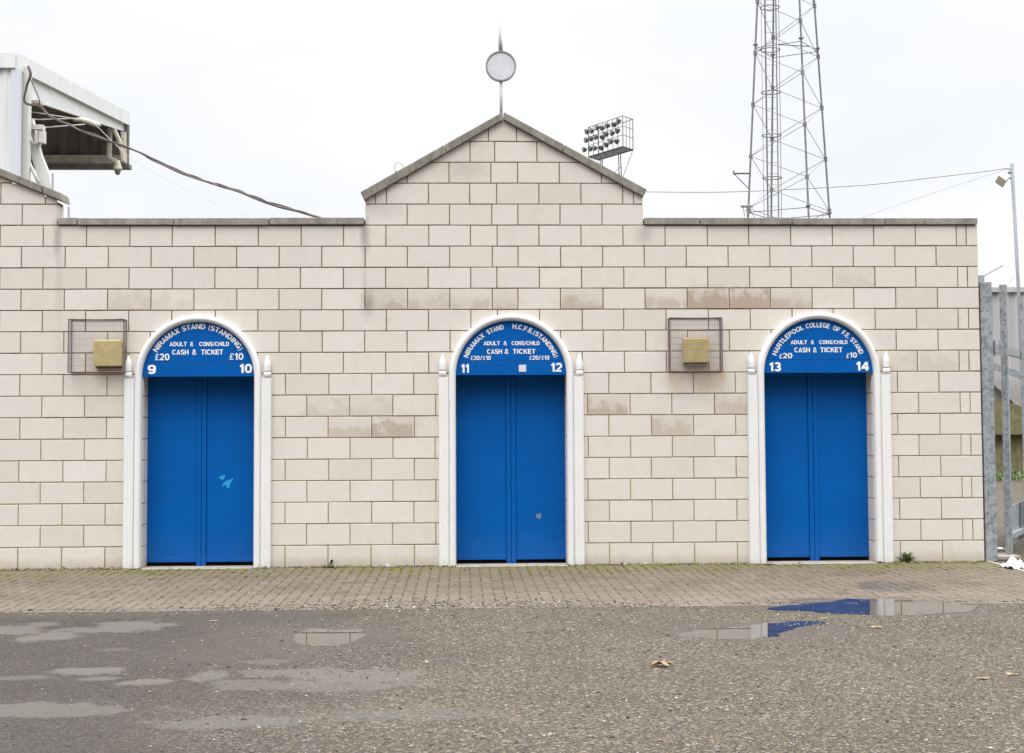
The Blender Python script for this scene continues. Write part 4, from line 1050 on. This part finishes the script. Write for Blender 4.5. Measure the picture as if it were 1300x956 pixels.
# nodes: legs 0 (right) and 2 (left) at full pitch, legs 1,3 at half pitch
pitch = 1.79; zr = zat(266)
lat = MB()
class GP:
    def box(s, a, c): MB().box(a, c).build('gusset_plate', M['mast'], mast)
gus = GP()
lv = [zr+pitch*k for k in range(-4, 7)]
for z in lv:
    for a in (0, 2):
        for c_ in (1, 3):
            for dz in (-.5, .5):
                if z+dz*pitch > 0 and z > 0 and z+dz*pitch < ZT: lat.tube([cor(a, z), cor(c_, z+dz*pitch)], .011, 4, False)
        if z > 0:
            p_ = cor(a, z); gus.box((p_.x-.06, p_.y-.02, z-.075), (p_.x+.06, p_.y+.02, z+.075))
    z2 = z+.5*pitch
    for a in (1, 3):
        if 0 < z2 < ZT: p_ = cor(a, z2); gus.box((p_.x-.06, p_.y-.02, z2-.075), (p_.x+.06, p_.y+.02, z2+.075))
for zz in (zat(271), zat(63), zat(480)):
    for i in range(4): lat.tube([cor(i, zz), cor((i+1) % 4, zz)], .015, 4, False)
lat.tube([(cor(0, zat(63))+cor(1, zat(63)))/2, (cor(2, zat(63))+cor(1, zat(63)))/2], .02, 4, False)
lat.build('cross_bracing', M['mast'], mast);
# ladder + pipes near the far-left leg
lx = cor(3, 8).x; b = MB()
def lp(px, z, dy=.2): return Vector((W(px, 275-(z-8.45)*37, YM).x-mb_.x, dy, z))
b2 = MB()
x_a, x_b = W(989.5, 200, YM).x-mb_.x, W(993.2, 200, YM).x-mb_.x
for x in (x_a, x_b): b2.tube([(x, .3, 0), (x+.02, .3, ZT)], .022 if x == x_a else .012, 5)
k_ = 0
z = .5
while z < ZT-.3: b2.tube([(x_a-.32, .32, z), (x_a, .3, z)], .008, 4, False); z += .38
xp = W(976.5, 200, YM).x-mb_.x; b2.tube([(xp, .35, 0), (xp, .35, ZT)], .03, 5)
b2.build('ladder', M['mast'], mast)
b3 = MB(); xq = W(969, 200, YM).x-mb_.x
b3.tube([(xq, .0, 0), (xq, .0, ZT)], .009, 4)
for zz in [zat(225), zat(171), zat(116), zat(62), zat(8), zat(280)]:
    cxh = (xq+x_b)/2; rr = (x_b-xq)/2
    b3.tube([(cxh+rr*math.cos(a*math.pi/8), .15+.33*math.sin(a*math.pi/8), zz) for a in range(17)], .02, 4, False)
b3.build('ladder_cage', M['mast'], mast)
b = MB(); lg = cor(2, zat(222)); e = Vector((W(929.5, 222, YM).x-mb_.x, lg.y, zat(222)))
b.tube([lg, e], .035, 5); b.tube([e+Vector((0, 0, .1)), e-Vector((0, 0, .05))], .03, 5); b.tube([e, cor(2, zat(242))], .018, 5); b.build('side_bracket', M['mast'], mast)
b = MB(); z_ = zat(264); b.tube([cor(2, z_)+Vector((-.28, -.1, 0)), cor(2, z_)+Vector((.12, -.1, 0))], .045, 6); b.tube([cor(2, z_-.3)+Vector((-.02, -.1, 0)), cor(2, z_)+Vector((-.02, -.1, 0))], .05, 6); b.tube([cor(2, z_)+Vector((-.2, -.1, 0)), cor(2, z_)+Vector((-.16, -.1, -.35))], .012, 4); b.build('camera_unit', M['rim'], mast)

# ------------------------------------------------------------------ far floodlight head
P0, P1 = W(790.5, 147, 84.4), W(747, 162.8, 88.4); P2 = W(803.3, 148.6, 85.6); zb_ = W(790.5, 186, 84.4).z
H = P0.z-zb_
P1.z = P0.z; P2.z = P0.z
fm = empty('floodlight_tower', ((P0.x+P1.x)/2+.3, 87, 0), 'distant floodlight tower with a tilted rack of round lamps beyond the gable', 'floodlight')
o_ = fm.location
P3 = P1+(P2-P0)
c4 = [P0-o_, P1-o_, P3-o_, P2-o_]
b = MB(); r1 = .032
for i in range(4):
    a, c_ = c4[i], c4[(i+1) % 4]; dn = Vector((0, 0, -H))
    b.tube([a, c_], r1, 4); b.tube([a+dn, c_+dn], r1*1.8, 4); b.tube([a, a+dn], r1, 4)
for k in range(1, 7):
    a = c4[0].lerp(c4[1], k/7); b.tube([a, a+Vector((0, 0, -H))], .022, 4)
for f_ in (.33, .62):
    for (i, j) in ((0, 1), (0, 3)): b.tube([c4[i]-Vector((0, 0, H*f_)), c4[j]-Vector((0, 0, H*f_))], .022, 4)
for k in (1, 2): a = c4[0].lerp(c4[3], k/3); b.tube([a, a+Vector((0, 0, -H))], .02, 4)
b.build('rack_frame', M['mast'], fm)
b = MB()
dn = Vector((0, 0, -H)); 
for k in range(9):
    a = c4[0].lerp(c4[3], k/8)+dn; c_ = c4[1].lerp(c4[2], k/8)+dn
    b.tube([a, c_], .03, 4)
for k in range(12):
    a = c4[0].lerp(c4[1], k/11)+dn; c_ = c4[3].lerp(c4[2], k/11)+dn; b.tube([a, c_], .03, 4)
b.build('platform', M['mast'], fm)
r = random.Random(9); outd = (c4[1]-c4[0]).cross(Vector((0, 0, 1))).normalized()
if outd.y > 0: outd = -outd
for row in range(3):
    for k in range(7):
        a = c4[0].lerp(c4[1], .05+k*.155+.03*row+r.uniform(-.02, .02))-Vector((0, 0, H*(.15+row*.30+r.uniform(-.03, .03))))
        d = (outd*.8+Vector((-.55, 0, -.35))+Vector((r.uniform(-.7, .7), 0, r.uniform(-.4, .2)))).normalized()
        lb = MB(); lb.tube([a, a+d*.16, a+d*.30], [.07, .18, .21], 10); lo = lb.build('lamp_housing', M['lampback'], fm, smooth=True)
        MB().tube([a+d*.301, a+d*.315], .195, 10).build('lens', M['glass'], lo)
tz = H
b = MB(); ctr = (c4[0]+c4[2])/2-Vector((0, 0, H)); hz = ctr.z
def tw(i, z): s_ = .62+(hz-z)*.035; return Vector((ctr.x, ctr.y, 0))+Vector(((1, -1, -1, 1)[i]*s_, (1, 1, -1, -1)[i]*s_, z))
for i in range(4): b.tube([tw(i, 0), tw(i, hz)], .035, 4)
b.build('leg_frame', M['mast'], fm)
b = MB(); z = 1.0; fl = 0
while z < hz-1.2:
    for i in range(4):
        j = (i+1) % 4; b.tube([tw(i if fl else j, z), tw(j if fl else i, z+1.3)], .02, 4, False)
    z += 1.3; fl ^= 1
b.tube([tw(0, hz-2.2), c4[3]+dn], .02, 4); b.tube([tw(1, hz-2.2), c4[2]+dn], .02, 4); b.tube([tw(2, hz-2), c4[1].lerp(c4[0], .4)+dn], .02, 4)
b.build('cross_bracing', M['mast'], fm)

# ------------------------------------------------------------------ white clad stand at upper left
YN, YF = 12.4, 17.8
st = empty('white_stand', (-5, YN, 0), 'white clad grandstand end with an open sided canopy behind the left wall', 'building')
def P(px, py, Y): return W(px, py, Y)
ztop = P(24.3, 68.3, YN).z; nx = P(24.3, 68, YN).x; fx = P(164.8, 143, YF).x
zf = P(164.8, 143, YF).z; ztop = (ztop+zf)/2
def zrel(px, py, Y): return P(px, py, Y).z
# roof slab + fascia (skewed plan)
def skew(b, xoff0, xoff1, z0, z1, Ya=YN, Yb=YF):
    """vertical sheet along the open side between near (nx) and far (fx) corners"""
    b.add([(nx+xoff0, Ya, z0[0]), (nx+xoff1, Ya, z0[0]), (fx+xoff1, Yb, z0[1]), (fx+xoff0, Yb, z0[1]), (nx+xoff0, Ya, z1[0]), (nx+xoff1, Ya, z1[0]), (fx+xoff1, Yb, z1[1]), (fx+xoff0, Yb, z1[1])],
          [(0, 3, 2, 1), (4, 5, 6, 7), (0, 1, 5, 4), (1, 2, 6, 5), (2, 3, 7, 6), (3, 0, 4, 7)])
zfb = zrel(163.5, 159.4, YF); znb = zrel(25.4, 89, YN)
b = MB(); skew(b, -.06, 0, (znb, zfb), (ztop, ztop)); b.box((-12, YN-.05, zrel(12, 86.5, YN)), (nx-.061, YN, ztop))
under(st, b).build('fascia', M['clad'], st)
b = MB(); skew(b, -.14, -.08, (zrel(38, 126, YN+.4), zrel(162.3, 167.7, YF)), (znb+.02, zfb+.02)); under(st, b).build('inner_fascia', M['clad'], st)
b = MB(); b.add([(-12, YN+.01, ztop-.14), (nx-.07, YN+.01, ztop-.14), (fx-.07, YF, ztop-.14), (-12, YF, ztop-.14), (-12, YN+.01, ztop-.03), (nx-.07, YN+.01, ztop-.03), (fx-.07, YF, ztop-.03), (-12, YF, ztop-.03)],
      [(0, 3, 2, 1), (4, 5, 6, 7), (0, 1, 5, 4), (1, 2, 6, 5), (2, 3, 7, 6), (3, 0, 4, 7)])
under(st, b).build('roof', M['sheet'], st)
b = MB(); corr_wall(b, -12, P(14.5, 150, YN).x, lambda x: 0, lambda x: zrel(12, 86.5, YN)+.01, YN+.03, .16, .02); under(st, b).build('end_cladding', M['clad'], st)
b = MB(); b.box((P(14, 150, YN).x, YN-.02, 0), (P(25, 150, YN).x, YN+.12, zrel(12, 86.5, YN)-.002)); under(st, b).build('corner_trim', M['trim'], st)
b = MB(); b.box((P(28.5, 150, YN+.3).x, YN+.2, 0), (P(37.5, 150, YN+.3).x, YN+.42, ztop-.2)); under(st, b).build('column', M['offwhite'], st)
zlow = zrel(100, 214, YF)
b = MB(); corr_wall(b, -12, fx-.02, lambda x: zlow+.1, lambda x: ztop-.15, YF-.02, .46, .09); under(st, b).build('far_sheeting', M['sheet'], st)
b = MB(); b.box((-12, YF-.22, zlow+.07), (fx-.02, YF-.1, zlow+.27)); under(st, b).build('edge_beam', M['cream'], st)
b = MB(); b.box((-12, YF-.26, zlow-.03), (fx+.05, YF+.02, zlow+.065)); under(st, b).build('gutter', M['sheet'], st)
b = MB(); b.box((fx-.07, YF-.12, zlow+.07), (fx-.0, YF+.0, zfb)); under(st, b).build('end_post', M['sheet'], st)
# sloping brace & struts
YB = YN+.6
def flat(px_list, Y, th, name, mat):
    q = [P(a, c_, Y) for a, c_ in px_list]; b = MB(); b.prism([(w.x, w.z) for w in q], Y, Y+th); return under(st, b).build(name, mat, st)
flat([(38.2, 152), (41, 150), (52, 196), (61, 218), (66, 242), (52, 242), (48.5, 229), (38.2, 192)], YB, .15, 'brace', M['clad'])
b = MB(); b.tube([P(x, y, YB-.2) for x, y in ((29.5, 201), (33, 202.5), (37.5, 208), (44, 221), (51, 236))], .035, 6); b.tube([P(x, y, YB-.2) for x, y in ((29, 166), (34, 167.5), (38, 174), (42, 184))], .028, 6); under(st, b).build('conduit', M['offwhite'], st, smooth=True)
b = MB(); b.tube([P(x, y, YF-.5) for x, y in ((139.5, 163), (138.5, 200), (147.5, 205.5))], .06, 6); b.tube([P(x, y, YF-.6) for x, y in ((143.5, 162), (152, 180), (156.5, 205))], .05, 6); b.tube([P(x, y, YF-.4) for x, y in ((156.5, 168), (157, 207))], .07, 6); under(st, b).build('strut', M['cream'], st)
b = MB(); b.tube([P(93, 152, YN+2), P(104, 152, YN+2), P(124, 158.5, YN+2), P(127, 160, YN+2)], [.03, .055, .055, .04], 8); under(st, b).build('duct', M['cream'], st, smooth=True)
b = MB()
for (a, c_) in (((42, 163), (108, 158)), ((40, 142), (95, 151)), ((40, 152), (95, 150.5))): b.tube([P(*a, YN+1.2), P(*c_, YN+1.8)], .013, 5)
b.box((P(38, 0, YN+.7).x, YN+.7, zrel(50, 131, YN+.7)), (P(52, 0, YN+.7).x, YN+.95, zrel(50, 127, YN+.7))); under(st, b).build('bracing_bar', M['cream'], st)
lf_ = MB(); a, c_ = P(44, 165, YN+.5), P(55, 182, YN+.5); lf_.box((a.x, YN+.5, c_.z), (a.x+.06, YN+.75, a.z)); lf_.box((a.x+.07, YN+.52, c_.z+.02), (c_.x, YN+.7, a.z)); lf_.box((P(39, 0, YN+.5).x, YN+.5, zrel(45, 164, YN+.5)), (P(56, 0, YN+.5).x, YN+.7, zrel(45, 158, YN+.5)))
under(st, lf_).build('lamp_fitting', M['offwhite'], st)
# dome camera under the canopy edge
p_ = P(149.5, 204, YF-.7); dc = empty('dome_camera', p_, 'small grey dome security camera hanging under the canopy of the white stand', 'camera')
s_ = (YF-.7+CD)/F
MB().lathe([(3*s_, 0), (3.2*s_, -3*s_), (5.6*s_, -9*s_), (6*s_, -12*s_), (4*s_, -13*s_)], 14).build('housing', M['cream'], dc, smooth=True)
MB().lathe([(3.8*s_, -12.5*s_), (3.4*s_, -16*s_), (1.6*s_, -18*s_), (.3*s_, -18.6*s_)], 14).build('dome', M['rim'], dc, smooth=True)
# stub pipes behind the wall
for (x, y0, y1, lab) in ((66.5, 220.5, 250, 'thin white vent pipe just right of the white stand brace'), (87, 263, 290, 'short white stub pipe above the coping beside the left gable')):
    pp = W(x, y1, 1.2); o = MB().tube([(0, 0, 0), (0, 0, W(x, y0, 1.2).z-pp.z)], .013, 6).build('vent_pipe', M['aerial'], None, loc=pp); tag(o, lab, 'pipe')
# cable bundle from the stand to behind the wall
near = [(35, 84), (33, 100), (30, 118), (31, 132), (38, 138)]
def jit(pts, a, s): return [p+Vector((noise.noise(p*1.3+Vector((s, 0, 0))), 0, noise.noise(p*1.3+Vector((0, s, 9)))))*a for p in pts]
main = [(36, 84, 12.3), (39, 95, 12.2), (33, 112, 12.2), (31, 130, 12.2), (50, 136, 12.1), (62, 147, 11.9), (90, 160, 11), (125, 175, 10.2), (165, 188, 9.5), (200, 205, 8.5), (240, 223, 7.5), (290, 239, 6), (340, 257, 4.8), (375, 267, 4.0), (410, 278, 3.0), (430, 290, 2.6)]
pm = spl([W(x, y, Y) for x, y, Y in main], 10)
cb = empty('cable_bundle', pm[0], 'sagging bundle of black and red cables from the white stand down behind the wall', 'cable')
for i, (mt, r_, a) in enumerate(((M['cable'], .017, .02), (M['redcable'], .012, .045), (M['cable'], .011, .04))):
    b = MB(); b.tube(jit(pm, a, i*5.0), r_, 5); under(cb, b).build('cable', mt, cb, smooth=True)
b = MB(); b.tube(spl([W(x, y, 12.1) for x, y in ((37, 97), (44, 112), (50, 127), (50, 136), (62, 145))]), .010, 4); under(cb, b).build('cable', M['cable'], cb)
cable('overhead_cable', spl([W(x, y, Y) for x, y, Y in ((65, 115, 12.2), (110, 148, 11.5), (165, 200, 9.5), (220, 232, 8), (270, 256, 6.5), (322, 275, 5), (345, 285, 4.5))]), .0045, M['thincable'], 'very thin grey line below the cable bundle at upper left')
